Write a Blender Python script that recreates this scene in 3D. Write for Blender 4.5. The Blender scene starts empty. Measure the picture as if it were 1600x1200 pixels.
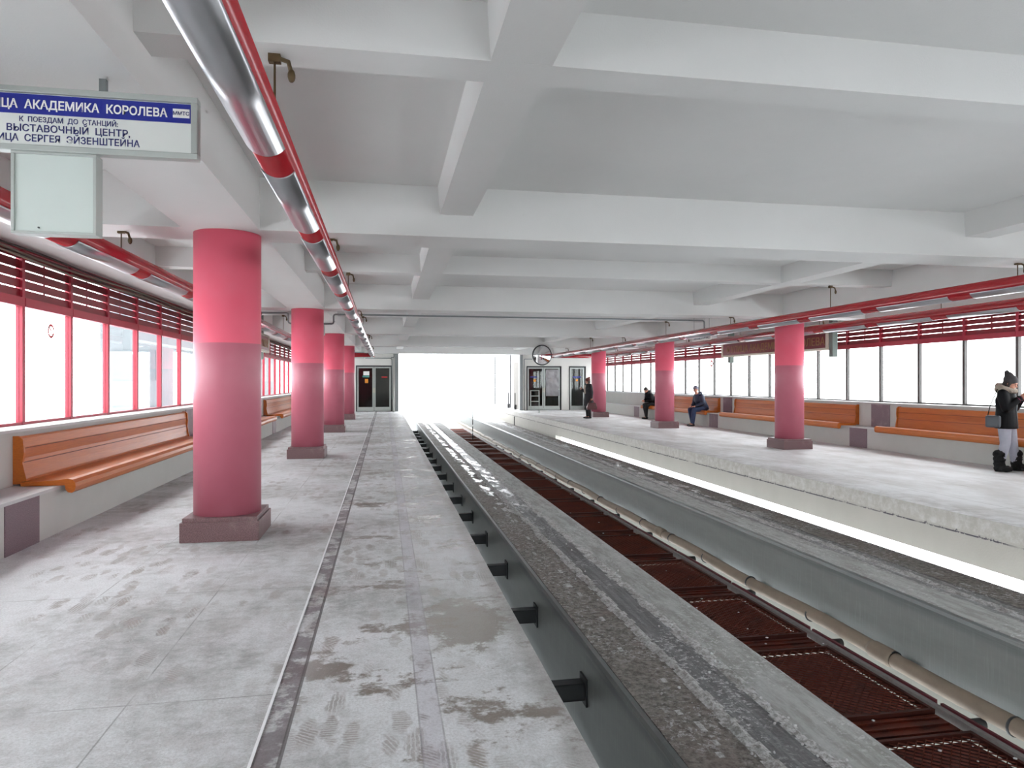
import bpy, bmesh, math, random
from mathutils import Vector, Matrix, noise
random.seed(7)
S = bpy.context.scene
COL = S.collection
PI = math.pi
# ------------------------------------------------------------------ camera, world, exposure
cam_d = bpy.data.cameras.new('camera'); cam = bpy.data.objects.new('camera', cam_d); COL.objects.link(cam)
cam_d.sensor_width = 36; cam_d.lens = 24.525; cam_d.shift_y = -0.0019; cam_d.clip_end = 500; cam_d.clip_start = 0.05
cam.location = (0, 0, 1.5); cam.rotation_euler = (PI/2, 0, -math.radians(10.3))
S.camera = cam
W = bpy.data.worlds.new('overcast'); S.world = W; W.use_nodes = True
wn = W.node_tree.nodes['Background']; wn.inputs[0].default_value = (0.95, 0.975, 1.0, 1); wn.inputs[1].default_value = 5.0
S.view_settings.view_transform = 'Standard'; S.view_settings.look = 'None'
S.view_settings.exposure = 0.84; S.view_settings.gamma = 1.0; S.view_settings.use_curve_mapping = False
try:
    S.cycles.max_bounces = 12; S.cycles.diffuse_bounces = 8; S.cycles.glossy_bounces = 4; S.cycles.transparent_max_bounces = 16
    S.cycles.use_denoising = True; S.cycles.sample_clamp_indirect = 8
except Exception: pass

# ------------------------------------------------------------------ material helpers
def lin(c):
    if isinstance(c, str):
        c = [int(c[i:i+2], 16) / 255 for i in (0, 2, 4)]
        c = [x / 12.92 if x <= .04045 else ((x + .055) / 1.055) ** 2.4 for x in c]
    return (c[0], c[1], c[2], 1)

class NT:
    def __init__(s, name, rough=.7, metal=0, spec=.5):
        s.m = bpy.data.materials.new(name); s.m.use_nodes = True
        s.t = s.m.node_tree; s.b = s.t.nodes['Principled BSDF']
        s.b.inputs['Roughness'].default_value = rough; s.b.inputs['Metallic'].default_value = metal
        s.b.inputs['Specular IOR Level'].default_value = spec
        s._c = None
    def n(s, ty, **kw):
        x = s.t.nodes.new(ty)
        for k, v in kw.items(): setattr(x, k, v)
        return x
    def put(s, sock, v):
        if isinstance(v, (int, float)): sock.default_value = v
        elif isinstance(v, tuple): sock.default_value = v
        else: s.t.links.new(v, sock)
    def co(s):
        if s._c is None: s._c = s.n('ShaderNodeTexCoord').outputs['Object']
        return s._c
    def xyz(s):
        x = s.n('ShaderNodeSeparateXYZ'); s.put(x.inputs[0], s.co()); return x.outputs
    def mp(s, scale=(1, 1, 1), rot=(0, 0, 0), vec=None):
        x = s.n('ShaderNodeMapping'); s.put(x.inputs[0], vec or s.co())
        x.inputs['Scale'].default_value = scale; x.inputs['Rotation'].default_value = rot
        return x.outputs[0]
    def noise(s, scale, detail=4, rough=.55, vec=None, dist=0):
        x = s.n('ShaderNodeTexNoise'); s.put(x.inputs['Vector'], vec or s.co())
        x.inputs['Scale'].default_value = scale; x.inputs['Detail'].default_value = detail
        x.inputs['Roughness'].default_value = rough; x.inputs['Distortion'].default_value = dist
        return x.outputs[0]
    def vor(s, scale, vec=None, out='Distance', feat='F1', rnd=1):
        x = s.n('ShaderNodeTexVoronoi', feature=feat); s.put(x.inputs['Vector'], vec or s.co())
        x.inputs['Scale'].default_value = scale; x.inputs['Randomness'].default_value = rnd
        return x.outputs[out]
    def wave(s, scale, dist=0, dscale=1, vec=None, dir='X'):
        x = s.n('ShaderNodeTexWave'); x.bands_direction = dir; s.put(x.inputs['Vector'], vec or s.co())
        x.inputs['Scale'].default_value = scale; x.inputs['Distortion'].default_value = dist
        x.inputs['Detail'].default_value = 2; x.inputs['Detail Scale'].default_value = dscale
        return x.outputs[1]
    def math(s, op, a, b=0.0, c=None):
        x = s.n('ShaderNodeMath', operation=op); s.put(x.inputs[0], a); s.put(x.inputs[1], b)
        if c is not None: s.put(x.inputs[2], c)
        return x.outputs[0]
    def ramp(s, f, lo, hi, a=0.0, b=1.0):
        x = s.n('ShaderNodeMapRange'); x.interpolation_type = 'SMOOTHSTEP'
        s.put(x.inputs[0], f)
        for i, v in enumerate((lo, hi, a, b)): x.inputs[i + 1].default_value = v
        return x.outputs[0]
    def mix(s, f, a, b):
        x = s.n('ShaderNodeMix', data_type='RGBA'); s.put(x.inputs['Factor'], f)
        for k, v in ((6, a), (7, b)):
            s.put(x.inputs[k], lin(v) if isinstance(v, (str,)) else v)
        return x.outputs[2]
    def band(s, v, c, w, soft=.004):          # 1 where |v-c|<w
        d = s.math('ABSOLUTE', s.math('SUBTRACT', v, c))
        return s.ramp(d, w, w + soft, 1, 0)
    def color(s, v): s.put(s.b.inputs['Base Color'], lin(v) if isinstance(v, str) else v); return s
    def rough(s, v): s.put(s.b.inputs['Roughness'], v); return s
    def bump(s, h, strength=.3, dist=.01):
        x = s.n('ShaderNodeBump'); x.inputs['Strength'].default_value = strength; x.inputs['Distance'].default_value = dist
        s.put(x.inputs['Height'], h); s.t.links.new(x.outputs[0], s.b.inputs['Normal']); return s

MAT = {}
def simple(name, col, rough=.6, metal=0, var=.12, scale=6, bump=0, bscale=60, spec=.5, stretch=(1, 1, 1)):
    if name in MAT: return MAT[name]
    k = NT(name, rough, metal, spec); c = lin(col)
    d = tuple(max(0, x * (1 - var)) for x in c[:3]) + (1,); l = tuple(min(1, x * (1 + var * .6)) for x in c[:3]) + (1,)
    k.color(k.mix(k.noise(scale, 4, .6, k.mp(stretch)), d, l))
    if bump: k.bump(k.noise(bscale, 3, .6), bump, .004)
    MAT[name] = k.m; return k.m

# painted concrete ceiling and walls
def mk_ceiling():
    k = NT('white painted concrete', .75)
    big = k.noise(.8, 5, .6); st = k.ramp(k.noise(7, 6, .7), .62, .82)
    c = k.mix(big, 'c6c6c4', 'd2d1cf')
    c = k.mix(k.math('MULTIPLY', st, .3), c, 'b9b5ae')
    sp = k.ramp(k.vor(1.6), .0, .012, 1, 0)
    c = k.mix(k.math('MULTIPLY', sp, .6), c, '6d655c')
    k.color(c).bump(k.noise(90, 4, .6), .25, .004); return k.m
M_CEIL = mk_ceiling()
M_WALL = simple('grey painted parapet', 'bcbdb9', .7, var=.1, scale=2, bump=.3, bscale=120)
M_ENDWALL = simple('white painted end wall', 'd6d4cf', .7, var=.06, scale=2, bump=.2)

def mk_floor(fscale=1.0):
    k = NT('concrete floor dusted with trodden snow', .55)
    x, y, z = k.xyz()[0:3]
    base = k.mix(k.noise(3, 6, .7), '7d7e7d', '9c9d9a')
    # broad snow cover
    dx = k.math('ABSOLUTE', k.math('ADD', x, .05))
    n1 = k.noise(1.1, 6, .68)
    n2 = k.noise(9, 6, .75)
    cover = k.math('ADD', k.math('MULTIPLY', n1, .7), k.math('MULTIPLY', n2, .5))
    cov = k.ramp(cover, .40, .72)
    c = k.mix(cov, base, 'c9cccd')
    white = k.ramp(k.math('ADD', k.noise(.45, 3, .5), k.math('MULTIPLY', n2, .15)), .50, .66)
    c = k.mix(k.math('MULTIPLY', white, .6), c, 'e2e5e8')
    # slight purple tint in patches
    c = k.mix(k.math('MULTIPLY', k.ramp(k.noise(.9, 2), .45, .7), .12), c, 'b9a9b4')
    wet = 0.0
    for (sc, rot, seed, lo, hi, amt) in ((3.1, .25, 0, .50, .60, .62), (3.7, -.35, 11, .52, .62, .55), (2.9, 1.2, 23, .56, .66, .5), (3.9, .7, 31, .54, .64, .55), (4.4, -.1, 47, .55, .65, .5)):
        off = k.n('ShaderNodeMapping'); k.put(off.inputs[0], k.co())
        off.inputs['Location'].default_value = (seed * 1.7, seed * .9, 0); off.inputs['Rotation'].default_value = (0, 0, rot)
        off.inputs['Scale'].default_value = (1.75, .62, .001)
        wob = k.n('ShaderNodeVectorMath', operation='ADD'); k.put(wob.inputs[0], off.outputs[0])
        nn = k.n('ShaderNodeTexNoise'); k.put(nn.inputs['Vector'], k.co()); nn.inputs['Scale'].default_value = 14; nn.inputs['Detail'].default_value = 4
        sc2 = k.n('ShaderNodeVectorMath', operation='SCALE'); k.put(sc2.inputs[0], nn.outputs[1]); sc2.inputs['Scale'].default_value = .10
        k.put(wob.inputs[1], sc2.outputs[0])
        vd = k.vor(sc, wob.outputs[0])
        vc = k.n('ShaderNodeSeparateColor'); k.put(vc.inputs[0], k.vor(sc, wob.outputs[0], 'Color'))
        pick = k.ramp(vc.outputs[0], .2, .26)
        foot = k.math('MULTIPLY', k.ramp(vd, .20, .30, 1, 0), pick)
        zone = k.ramp(k.noise(.75, 3, .6, k.mp((1, .7, 1))), lo - .08, hi - .02)
        wk = k.math('MULTIPLY', k.ramp(k.math('ABSOLUTE', k.math('SUBTRACT', x, -.05)), .25, .8, 1, 0), k.ramp(k.noise(1.1, 3), .38, .52))
        zone = k.math('MAXIMUM', zone, k.math('MULTIPLY', wk, .85))
        tread = k.ramp(k.wave(16, 3, 2, k.mp((1, 1, 1), (0, 0, rot + .4)), 'Y'), .12, .5, .35, 1)
        foot = k.math('MULTIPLY', k.math('MULTIPLY', foot, zone), k.math('MULTIPLY', tread, min(1, amt * 1.5)))
        foot = k.math('MULTIPLY', foot, k.ramp(n2, .32, .55))
        dark = k.mix(vc.outputs[1], '6f6660', '877d75')
        c = k.mix(foot, c, dark)
        wet = foot if isinstance(wet, float) else k.math('MAXIMUM', wet, foot)
    # worn bare patches
    walk = k.ramp(k.math('ABSOLUTE', k.math('SUBTRACT', x, .25)), .3, 1.1, 1, 0)
    bare = k.ramp(k.math('ADD', k.noise(1.5, 6, .72, k.mp((1, 1.2, 1))), k.math('MULTIPLY', n2, .25)), .655, .74)
    bare = k.math('MULTIPLY', bare, k.math('ADD', k.math('MULTIPLY', walk, .8), .2))
    c = k.mix(bare, c, '695f54')
    px = k.math('MULTIPLY', k.math('SUBTRACT', x, .50), 2.2); py = k.math('MULTIPLY', k.math('SUBTRACT', y, 4.35), 1.15)
    pd = k.math('SQRT', k.math('ADD', k.math('MULTIPLY', px, px), k.math('MULTIPLY', py, py)))
    pd = k.math('ADD', pd, k.math('MULTIPLY', k.math('SUBTRACT', k.noise(7, 6, .75), .5), 1.3))
    patch = k.math('MULTIPLY', k.ramp(pd, .42, .60, 1, 0), .85)
    c = k.mix(patch, c, '665c4e'); bare = k.math('MAXIMUM', bare, patch)
    wet = k.math('MAXIMUM', wet, bare)
    gr1 = k.ramp(k.noise(75, 4, .8), .42, .62); c = k.mix(k.math('MULTIPLY', gr1, .30), c, '85827f')
    gr2 = k.ramp(k.noise(38, 5, .8), .60, .70); c = k.mix(k.math('MULTIPLY', gr2, k.math('MULTIPLY', k.ramp(n1, .42, .6, 1, 0), .6)), c, '7a7069')
    # slab joints
    j = None
    for cx in (-1.18, -1.97, .148, .247, 7.3, 8.1):
        b = k.band(x, cx, .002, .004); j = b if j is None else k.math('MAXIMUM', j, b)
    my = k.math('PINGPONG', k.math('SUBTRACT', y, 3.5), .9)
    b = k.band(my, 0, .0025, .004); j = k.math('MAXIMUM', j, b)
    j = k.math('MULTIPLY', j, k.ramp(k.noise(2.2, 3), .35, .6))
    c = k.mix(k.math('MULTIPLY', j, .55), c, '5d5a58')
    # tactile strip in front of the columns, tiles partly bare
    s1 = k.band(x, -.465, .05, .003)
    sj = k.ramp(k.noise(3.3, 5, .75), .44, .56)
    c = k.mix(k.math('MULTIPLY', s1, k.math('ADD', k.math('MULTIPLY', sj, .62), .15)), c, '5b5055')
    e1 = k.band(x, -.412, .007, .003); c = k.mix(k.math('MULTIPLY', e1, .8), c, '4c4748')
    s2 = k.band(x, .197, .048, .003)
    c = k.mix(k.math('MULTIPLY', s2, .25), c, '9a93a5')
    hd = k.band(x, .82, .05, .08); c = k.mix(k.math('MULTIPLY', hd, .35), c, '6b6258')
    k.color(c)
    k.rough(k.mix(wet, (.62, .62, .62, 1), (.32, .32, .32, 1)))
    k.bump(k.math('ADD', k.noise(60, 5, .7), k.math('MULTIPLY', wet, -1.2)), .35, .006)
    return k.m
M_FLOOR = mk_floor()
def mk_floor2():
    k = NT('concrete floor with blown snow', .6)
    x, y, z = k.xyz()[0:3]
    n = k.noise(1.3, 6, .68, k.mp((1, .5, 1)))
    c = k.mix(k.ramp(n, .3, .7), 'b9b7b5', 'dfe0e2')
    st = k.ramp(k.noise(3, 5, .7, k.mp((1.6, .5, 1))), .58, .74)
    c = k.mix(k.math('MULTIPLY', st, .45), c, '8f8986')
    edge = k.ramp(x, 6.45, 7.3, 1, 0)
    c = k.mix(k.math('MULTIPLY', edge, k.math('MULTIPLY', k.ramp(k.noise(5, 5, .7), .35, .7), .5)), c, '77716e')
    j = k.band(x, 7.3, .004, .006); my = k.math('PINGPONG', k.math('SUBTRACT', y, 3.5), 1.8)
    j = k.math('MAXIMUM', j, k.band(my, 0, .004, .006)); c = k.mix(k.math('MULTIPLY', j, .5), c, '6a6664')
    k.color(c).bump(k.noise(50, 5, .7), .3, .006); return k.m
M_FLOOR2 = mk_floor2()
def mk_fascia():
    k = NT('pale platform edge concrete', .7)
    x, y, z = k.xyz()[0:3]
    c = k.mix(k.noise(2, 5, .6), 'a8a49c', 'b8b4ad')
    wob = k.math('ADD', z, k.math('MULTIPLY', k.ramp(k.noise(4.5, 7, .85, k.mp((1, 1, 0.01))), .5, .75), -.06))
    crack = k.math('MULTIPLY', k.band(wob, -.215, .006, .008), k.ramp(k.noise(1.6, 3, .5, k.mp((1, 1, .01))), .3, .42))
    c = k.mix(crack, c, '4b4750')
    up = k.ramp(z, -.19, -.17); c = k.mix(k.math('MULTIPLY', up, k.ramp(k.noise(9, 5, .7), .35, .75)), c, 'c9c7c4')
    k.color(c).bump(k.noise(40, 4, .6), .3, .006); return k.m
M_FASCIA = mk_fascia()
def mk_column():
    k = NT('two tone pink column paint', .42)
    z = k.xyz()[2]
    up = k.mix(k.noise(1.2, 3), 'e85c74', 'ee7086'); lo = k.mix(k.noise(1.6, 3), 'b45e70', 'c06e7f')
    c = k.mix(k.ramp(z, 1.872, 1.876), lo, up)
    fade = k.math('MULTIPLY', k.ramp(k.noise(1.4, 4, .6), .45, .8), .15)
    k.color(k.mix(fade, c, 'd9a0ac')); k.bump(k.noise(150, 4, .7), .3, .002); return k.m
M_COLUMN = mk_column()
def mk_granite(a, b, name):
    k = NT(name, .38)
    c = k.mix(k.ramp(k.noise(110, 3, .8), .4, .6), a, b)
    c = k.mix(k.math('MULTIPLY', k.ramp(k.noise(3, 4), .55, .75), .25), c, 'b7a9a6')
    k.color(c); return k.m
M_GRANITE = mk_granite('5c4446', '806264', 'polished red granite')
M_GRANITE2 = mk_granite('655058', '7d666e', 'mauve granite panel')
def mk_wood():
    k = NT('varnished orange wood', .38)
    g = k.noise(5, 6, .65, k.mp((6, .7, 14)), .6)
    c = k.mix(g, '98490f', 'cb7122')
    kn = k.ramp(k.noise(1.5, 3, .5, k.mp((2, .5, 4))), .55, .75)
    k.color(k.mix(k.math('MULTIPLY', kn, .4), c, '7c2f0c')); k.b.inputs['Coat Weight'].default_value = .1
    k.b.inputs['Coat Roughness'].default_value = .12; return k.m
M_WOOD = mk_wood()
M_RED = simple('glossy dark red tube paint', 'a01c26', .22, var=.15, scale=2)
M_RED.node_tree.nodes['Principled BSDF'].inputs['Coat Weight'].default_value = .3
M_FRAME = simple('crimson window frame paint', 'a21f36', .4, var=.15, scale=4)
M_MULL = simple('dark grey mullion', '4a4644', .5, var=.2)  # right side mullions below the transom, coloured darker than the crimson frame
M_SLAT = simple('dark red louvre paint', '7c1220', .35, var=.2, scale=3)
M_CHROME = simple('brushed aluminium reflector', 'b4b4b7', .3, 1, var=.1, scale=2, stretch=(1, .1, 1))
M_MIRROR = simple('mirror surface', 'e4e4e6', .03, 1, var=.02)
M_STEEL = simple('grey steel', '858a8b', .45, .6, var=.2, scale=5)
M_ALU = simple('matt aluminium frame', 'aeb4b0', .4, .3, var=.1)
M_DARK = simple('dark painted steel', '3a3d3f', .5, .3, var=.2)
M_BLACK = simple('black plastic', '1c1c1e', .5, var=.1)
M_BRASS = simple('old brass clamp', '8a6f3c', .5, .6, var=.3, scale=20)
M_PVC = simple('beige insulated pipe', '857767', .6, var=.25, scale=7, bump=.3)
M_LIGHTGREY = simple('pale grey web paint', '8b8a80', .6, var=.15, scale=3)
M_SNOW = simple('outdoor snow', 'f0f3f6', .8, var=.05, scale=.5)
M_WHITEP = simple('white enamel panel', 'd9ddd9', .3, var=.03)
M_BLUEP = simple('blue sign band', '16248c', .35, var=.03)
M_NAVY = simple('navy sign lettering', '232a66', .4, var=.02)
M_WHITEL = simple('white sign lettering', 'f2f2ee', .4, var=.02)
M_GOLD = simple('dull gold letters', '8b6a42', .4, .3, var=.1)
M_REDP = simple('dark red sign face', '6a1622', .3, var=.1)
M_CREAM = simple('cream sign frame', 'c9c4b4', .5, var=.05)
M_DUCT = simple('grey green sheet post', '66736d', .5, var=.1)
M_PAPER = simple('white paper', 'e6e6e4', .7, var=.03)
M_ORANGE = simple('orange sticker', 'd78a2a', .6, var=.05)
M_TEAL = simple('teal paper notice', '4f8f86', .6, var=.05)
M_REDST = simple('red sticker', 'c8232c', .5, var=.05)
M_SKIN = simple('skin', 'c08a74', .5, var=.06)
def glass(name, tint=(1, 1, 1), gloss=.08):
    m = bpy.data.materials.new(name); m.use_nodes = True; t = m.node_tree; t.nodes.clear()
    o = t.nodes.new('ShaderNodeOutputMaterial'); mx = t.nodes.new('ShaderNodeMixShader'); tr = t.nodes.new('ShaderNodeBsdfTransparent')
    g = t.nodes.new('ShaderNodeBsdfGlossy'); g.inputs['Roughness'].default_value = .02
    lw = t.nodes.new('ShaderNodeLayerWeight'); lw.inputs[0].default_value = .5
    pw = t.nodes.new('ShaderNodeMath'); pw.operation = 'POWER'; pw.inputs[1].default_value = 5; t.links.new(lw.outputs['Facing'], pw.inputs[0])
    f = t.nodes.new('ShaderNodeMath'); f.operation = 'MULTIPLY_ADD'; f.inputs[1].default_value = .8; f.inputs[2].default_value = .04; t.links.new(pw.outputs[0], f.inputs[0])
    tr.inputs[0].default_value = (*tint, 1)
    t.links.new(f.outputs[0], mx.inputs[0]); t.links.new(tr.outputs[0], mx.inputs[1]); t.links.new(g.outputs[0], mx.inputs[2]); t.links.new(mx.outputs[0], o.inputs[0])
    return m
M_GLASS = glass('clear window glass', (.96, .97, .97))
M_GLASS2 = glass('door glass', (.75, .78, .76))

# ------------------------------------------------------------------ mesh helpers
def box(bm, x0, x1, y0, y1, z0, z1, mat=0):
    v = [bm.verts.new((x, y, z)) for z in (z0, z1) for y in (y0, y1) for x in (x0, x1)]
    for f in ((0, 2, 3, 1), (4, 5, 7, 6), (0, 1, 5, 4), (2, 6, 7, 3), (0, 4, 6, 2), (1, 3, 7, 5)):
        bm.faces.new([v[i] for i in f]).material_index = mat
def rbox(bm, x0, x1, y0, y1, z0, z1, r=.01, seg=2):
    t = bmesh.new(); box(t, x0, x1, y0, y1, z0, z1)
    bmesh.ops.bevel(t, geom=t.edges[:], offset=r, segments=seg, profile=.5, affect='EDGES')
    merge(bm, t)
def merge(bm, t, mat=None):
    off = {}
    for v in t.verts: off[v] = bm.verts.new(v.co)
    for f in t.faces:
        try: g = bm.faces.new([off[v] for v in f.verts]); g.material_index = f.material_index; g.smooth = f.smooth
        except ValueError: pass
    t.free()
def tube(bm, pts, rad, seg=12, caps=True, up=None):
    """swept tube; rad: number or list; entries may be (ra, rb) ellipses"""
    pts = [Vector(p) for p in pts]; n = len(pts)
    if not isinstance(rad, (list,)): rad = [rad] * n
    rings = []; prev = None
    for i, p in enumerate(pts):
        t = (pts[min(i + 1, n - 1)] - pts[max(i - 1, 0)]).normalized()
        if prev is None:
            a = Vector(up) if up else (Vector((0, 0, 1)) if abs(t.z) < .9 else Vector((1, 0, 0)))
            u = (a - t * a.dot(t)).normalized()
        else: u = (prev - t * prev.dot(t)).normalized()
        prev = u; w = t.cross(u); r = rad[i]; ra, rb = (r if isinstance(r, tuple) else (r, r))
        rings.append([bm.verts.new(p + u * math.cos(2 * PI * k / seg) * ra + w * math.sin(2 * PI * k / seg) * rb) for k in range(seg)])
    for a, b in zip(rings, rings[1:]):
        for k in range(seg):
            f = bm.faces.new((a[k], a[(k + 1) % seg], b[(k + 1) % seg], b[k])); f.smooth = True
    if caps:
        bm.faces.new(list(reversed(rings[0]))); bm.faces.new(rings[-1])
def ball(bm, c, r, seg=14, rot=None):
    r = (r, r, r) if isinstance(r, (int, float)) else r
    t = bmesh.new(); bmesh.ops.create_uvsphere(t, u_segments=seg, v_segments=seg // 2 + 2, radius=1)
    m = Matrix.Translation(c) @ (rot.to_4x4() if rot else Matrix.Identity(4)) @ Matrix.Diagonal((*r, 1))
    bmesh.ops.transform(t, matrix=m, verts=t.verts[:])
    for f in t.faces: f.smooth = True
    merge(bm, t)
def prism(bm, prof, y0, y1, smooth=False, axis='Y'):
    """extrude a closed (x, z) profile along Y (or (y,z) along X)"""
    def P(a, b, c): return (a, c, b) if axis == 'Y' else (c, a, b)
    A = [bm.verts.new(P(a, b, y0)) for a, b in prof]; B = [bm.verts.new(P(a, b, y1)) for a, b in prof]
    n = len(prof)
    for i in range(n):
        f = bm.faces.new((A[i], A[(i + 1) % n], B[(i + 1) % n], B[i])); f.smooth = smooth
    bm.faces.new(list(reversed(A))); bm.faces.new(B)
def obj(name, bm, mat, parent=None, loc=None, rz=0, kind=None, smooth_ang=None):
    bmesh.ops.recalc_face_normals(bm, faces=bm.faces[:])
    me = bpy.data.meshes.new(name); bm.to_mesh(me); bm.free()
    o = bpy.data.objects.new(name, me); COL.objects.link(o)
    for m in (mat if isinstance(mat, (list, tuple)) else [mat]): me.materials.append(m)
    if parent: o.parent = parent
    if loc: o.location = loc
    if rz: o.rotation_euler = (0, 0, rz)
    if kind: o['kind'] = kind
    return o
def tag(o, label, cat, group=None, kind=None):
    o['label'] = label; o['category'] = cat
    if group: o['group'] = group
    if kind: o['kind'] = kind
    return o
def thing(name, label, cat, loc=(0, 0, 0), rz=0, group=None):
    o = bpy.data.objects.new(name, None); COL.objects.link(o); o.empty_display_size = .1
    o.location = loc; o.rotation_euler = (0, 0, rz); return tag(o, label, cat, group)
def copy_tree(o, parent=None):
    c = o.copy(); COL.objects.link(c)
    if parent: c.parent = parent
    for ch in list(o.children): copy_tree(ch, c)
    return c
def bx(name, mat, dims, parent=None, r=0, kind=None, loc=None):
    bm = bmesh.new()
    (rbox(bm, *dims, r) if r else box(bm, *dims))
    return obj(name, bm, mat, parent, loc, kind=kind)
def text(name, s, size, mat, parent, loc, rot, align='LEFT', depth=.002, bold=0, sx=1):
    cu = bpy.data.curves.new(name, 'FONT'); cu.body = s; cu.size = size; cu.align_x = align; cu.extrude = depth; cu.offset = bold
    cu.resolution_u = 3
    t = bpy.data.objects.new(name + '_tmp', cu); COL.objects.link(t)
    dg = bpy.context.evaluated_depsgraph_get(); dg.update()
    me = bpy.data.meshes.new_from_object(t.evaluated_get(dg)); me.name = name
    bpy.data.objects.remove(t)
    me.materials.clear(); me.materials.append(mat)
    o = bpy.data.objects.new(name, me); COL.objects.link(o); o.parent = parent; o.location = loc; o.rotation_euler = rot; o.scale = (sx, 1, 1)
    return o

Y0, Y1 = -16.0, 36.4
ROWS = [.08 + 7.2 * k for k in range(6)]            # column rows / deep cross beams
XL, XR = -1.53, 9.04

# ------------------------------------------------------------------ outside
bx('ground', M_SNOW, (-120, 120, -90, 200, -6.2, -6.0), kind='structure')
def mk_siding():
    k = NT('white corrugated siding', .5); z = k.xyz()[2]
    w = k.math('PINGPONG', z, .06); k.color(k.mix(k.ramp(w, 0, .012), '77757a', 'a9a8ab')); k.bump(k.ramp(w, 0, .02), .5, .01); return k.m
M_SIDING = mk_siding()
bx('wall_outside', M_SIDING, (7.22, 7.34, 36.7, 46, 0, 3.2), kind='structure')
for i, y in enumerate((40.2, 46)):
    bx('trim_%d' % (20 + i), M_DARK, (7.18, 7.24, y - .05, y + .05, 0, 3.2), kind='structure')

t = thing('building', 'pale grey neighbouring building seen faintly through the tall windows', 'building', (-13.75, 61, -6))
M_FAC = simple('weathered grey facade', '63676a', .8, var=.08, scale=.3)
bm = bmesh.new(); box(bm, -1.75, 1.75, -19, 19, 0, 13.6); obj('wall', bm, M_FAC, t)
bm = bmesh.new(); box(bm, -1.95, 1.95, -19.2, 19.2, 13.6, 13.9); obj('roof', bm, M_FAC, t)
for fl in range(4):
    for q in range(9): bx('window', simple('dim facade window', '4c5358', .3), (1.75, 1.79, -17.6 + q * 4.1, -15.4 + q * 4.1, 1.4 + fl * 3.1, 3.1 + fl * 3.1), t)
    bx('window', simple('dim facade window', '4c5358', .3), (-1.1, 1.1, -19.04, -19, 1.4 + fl * 3.1, 3.1 + fl * 3.1), t)
# ------------------------------------------------------------------ platforms
bx('floor', [M_FLOOR], (-4.2, .82, Y0, 36.6, -.55, 0), kind='structure')
bx('floor', [M_FLOOR2], (6.45, 11.9, Y0, 46, -.19, 0), kind='structure')
bx('wall_and_light_block', M_WALL, (.45, .6, Y0, 36.6, -1.55, -.56), kind='structure')  # unseen upright added below the near platform to hold back light from underneath
bx('floor', simple('light blocking slab', '8f9090', .8, var=.2), (-.6, 1.4, Y0, 60, -2.3, -2.2), kind='structure')  # unseen slab added under the near gap to block light off the ground
bx('trim_1', M_FASCIA, (6.455, 6.75, Y0, 46, -.545, -.19), kind='structure')
bx('wall_and_light_block', M_FASCIA, (6.47, 6.7, 26.2, 46, -2.2, -.545), kind='structure')  # platform wall below the fascia towards the far end
bx('trim_19', M_FASCIA, (6.44, 6.452, Y0, 46, -.205, -.0), kind='structure')
bm = bmesh.new()                                   # raised snow-filled lip beside the dark tile strip
box(bm, -.528, -.516, Y0, 36.3, 0, .006)
obj('trim_2', bm, simple('pale joint lip', 'e6e6e8', .6), kind='structure')

# ------------------------------------------------------------------ low walls with ledge, sill, edge beam
bm = bmesh.new(); box(bm, -4.15, -3.62, Y0, Y1, 0, 1.0)
obj('wall_left', bm, M_WALL, kind='structure')
bm = bmesh.new(); box(bm, 11.1, 11.65, Y0, Y1, 0, 1.0)
obj('wall_right', bm, M_WALL, kind='structure')
bx('trim_7', M_WALL, (-3.62, -3.2, Y0, Y1, 0, .44), kind='structure')
bx('trim_8', M_WALL, (10.72, 11.1, Y0, Y1, 0, .44), kind='structure')
M_LEDGE = simple('pale stone ledge top', 'c2c3c3', .5, var=.1)
bx('trim_3', M_LEDGE, (-3.62, -3.18, Y0, Y1, .44, .47), kind='structure')
bx('trim_4', M_LEDGE, (10.70, 11.1, Y0, Y1, .44, .47), kind='structure')
bx('trim_5', M_LEDGE, (-4.17, -3.6, Y0, Y1, 1.0, 1.03), kind='structure')
bx('trim_6', M_LEDGE, (11.08, 11.67, Y0, Y1, 1.0, 1.03), kind='structure')
n = 7
for k in range(-1, 5):
    gy = 6.93 + 7.2 * k
    for dims in ((-3.2 - .004, -3.196 + .006, gy - .3, gy + .3, .0, .438), (-3.62, -3.612, gy - .4, gy + .4, .47, .99),
                 (10.712, 10.724, gy - .05, gy + .55, .0, .438), (11.09, 11.104, gy - .3, gy + .3, .47, .99)):
        bx('trim_%d' % (30 + n), M_GRANITE2, dims, kind='structure'); n += 1

# ------------------------------------------------------------------ ceiling: slab and beams
bm = bmesh.new()
box(bm, -4.6, 12.1, Y0, Y1 + .2, 3.45, 3.75)
for x0, x1 in ((-1.88, -1.18), (8.69, 9.39)): box(bm, x0, x1, Y0, Y1, 2.95, 3.46)
for x0, x1 in ((-3.85, -3.25), (10.75, 11.3)): box(bm, x0, x1, Y0, Y1, 2.95, 3.46)
for x0, x1 in ((-4.15, -3.85), (11.3, 11.6)): box(bm, x0, x1, Y0, Y1, 3.0, 3.46)
def taper(bm, a, z0, wb, wt, ax, s0, s1):
    prof = [(a - wb, z0), (a + wb, z0), (a + wt, 3.46), (a - wt, 3.46)]
    prism(bm, prof, s0, s1, axis=ax)
for yr in ROWS + [-7.12, -14.32]:
    if yr < Y0: continue
    taper(bm, yr, 2.951, .30, .305, 'X', -3.86, 11.31)
for yr in [y + 3.64 for y in ROWS[:-1]] + [-3.48, -10.68]:
    taper(bm, yr, 3.17, .13, .17, 'X', -3.86, 11.31)
for x in (.705, 6.745): taper(bm, x, 3.171, .165, .19, 'Y', Y0, Y1)
obj('ceiling', bm, M_CEIL, kind='structure')

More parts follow.
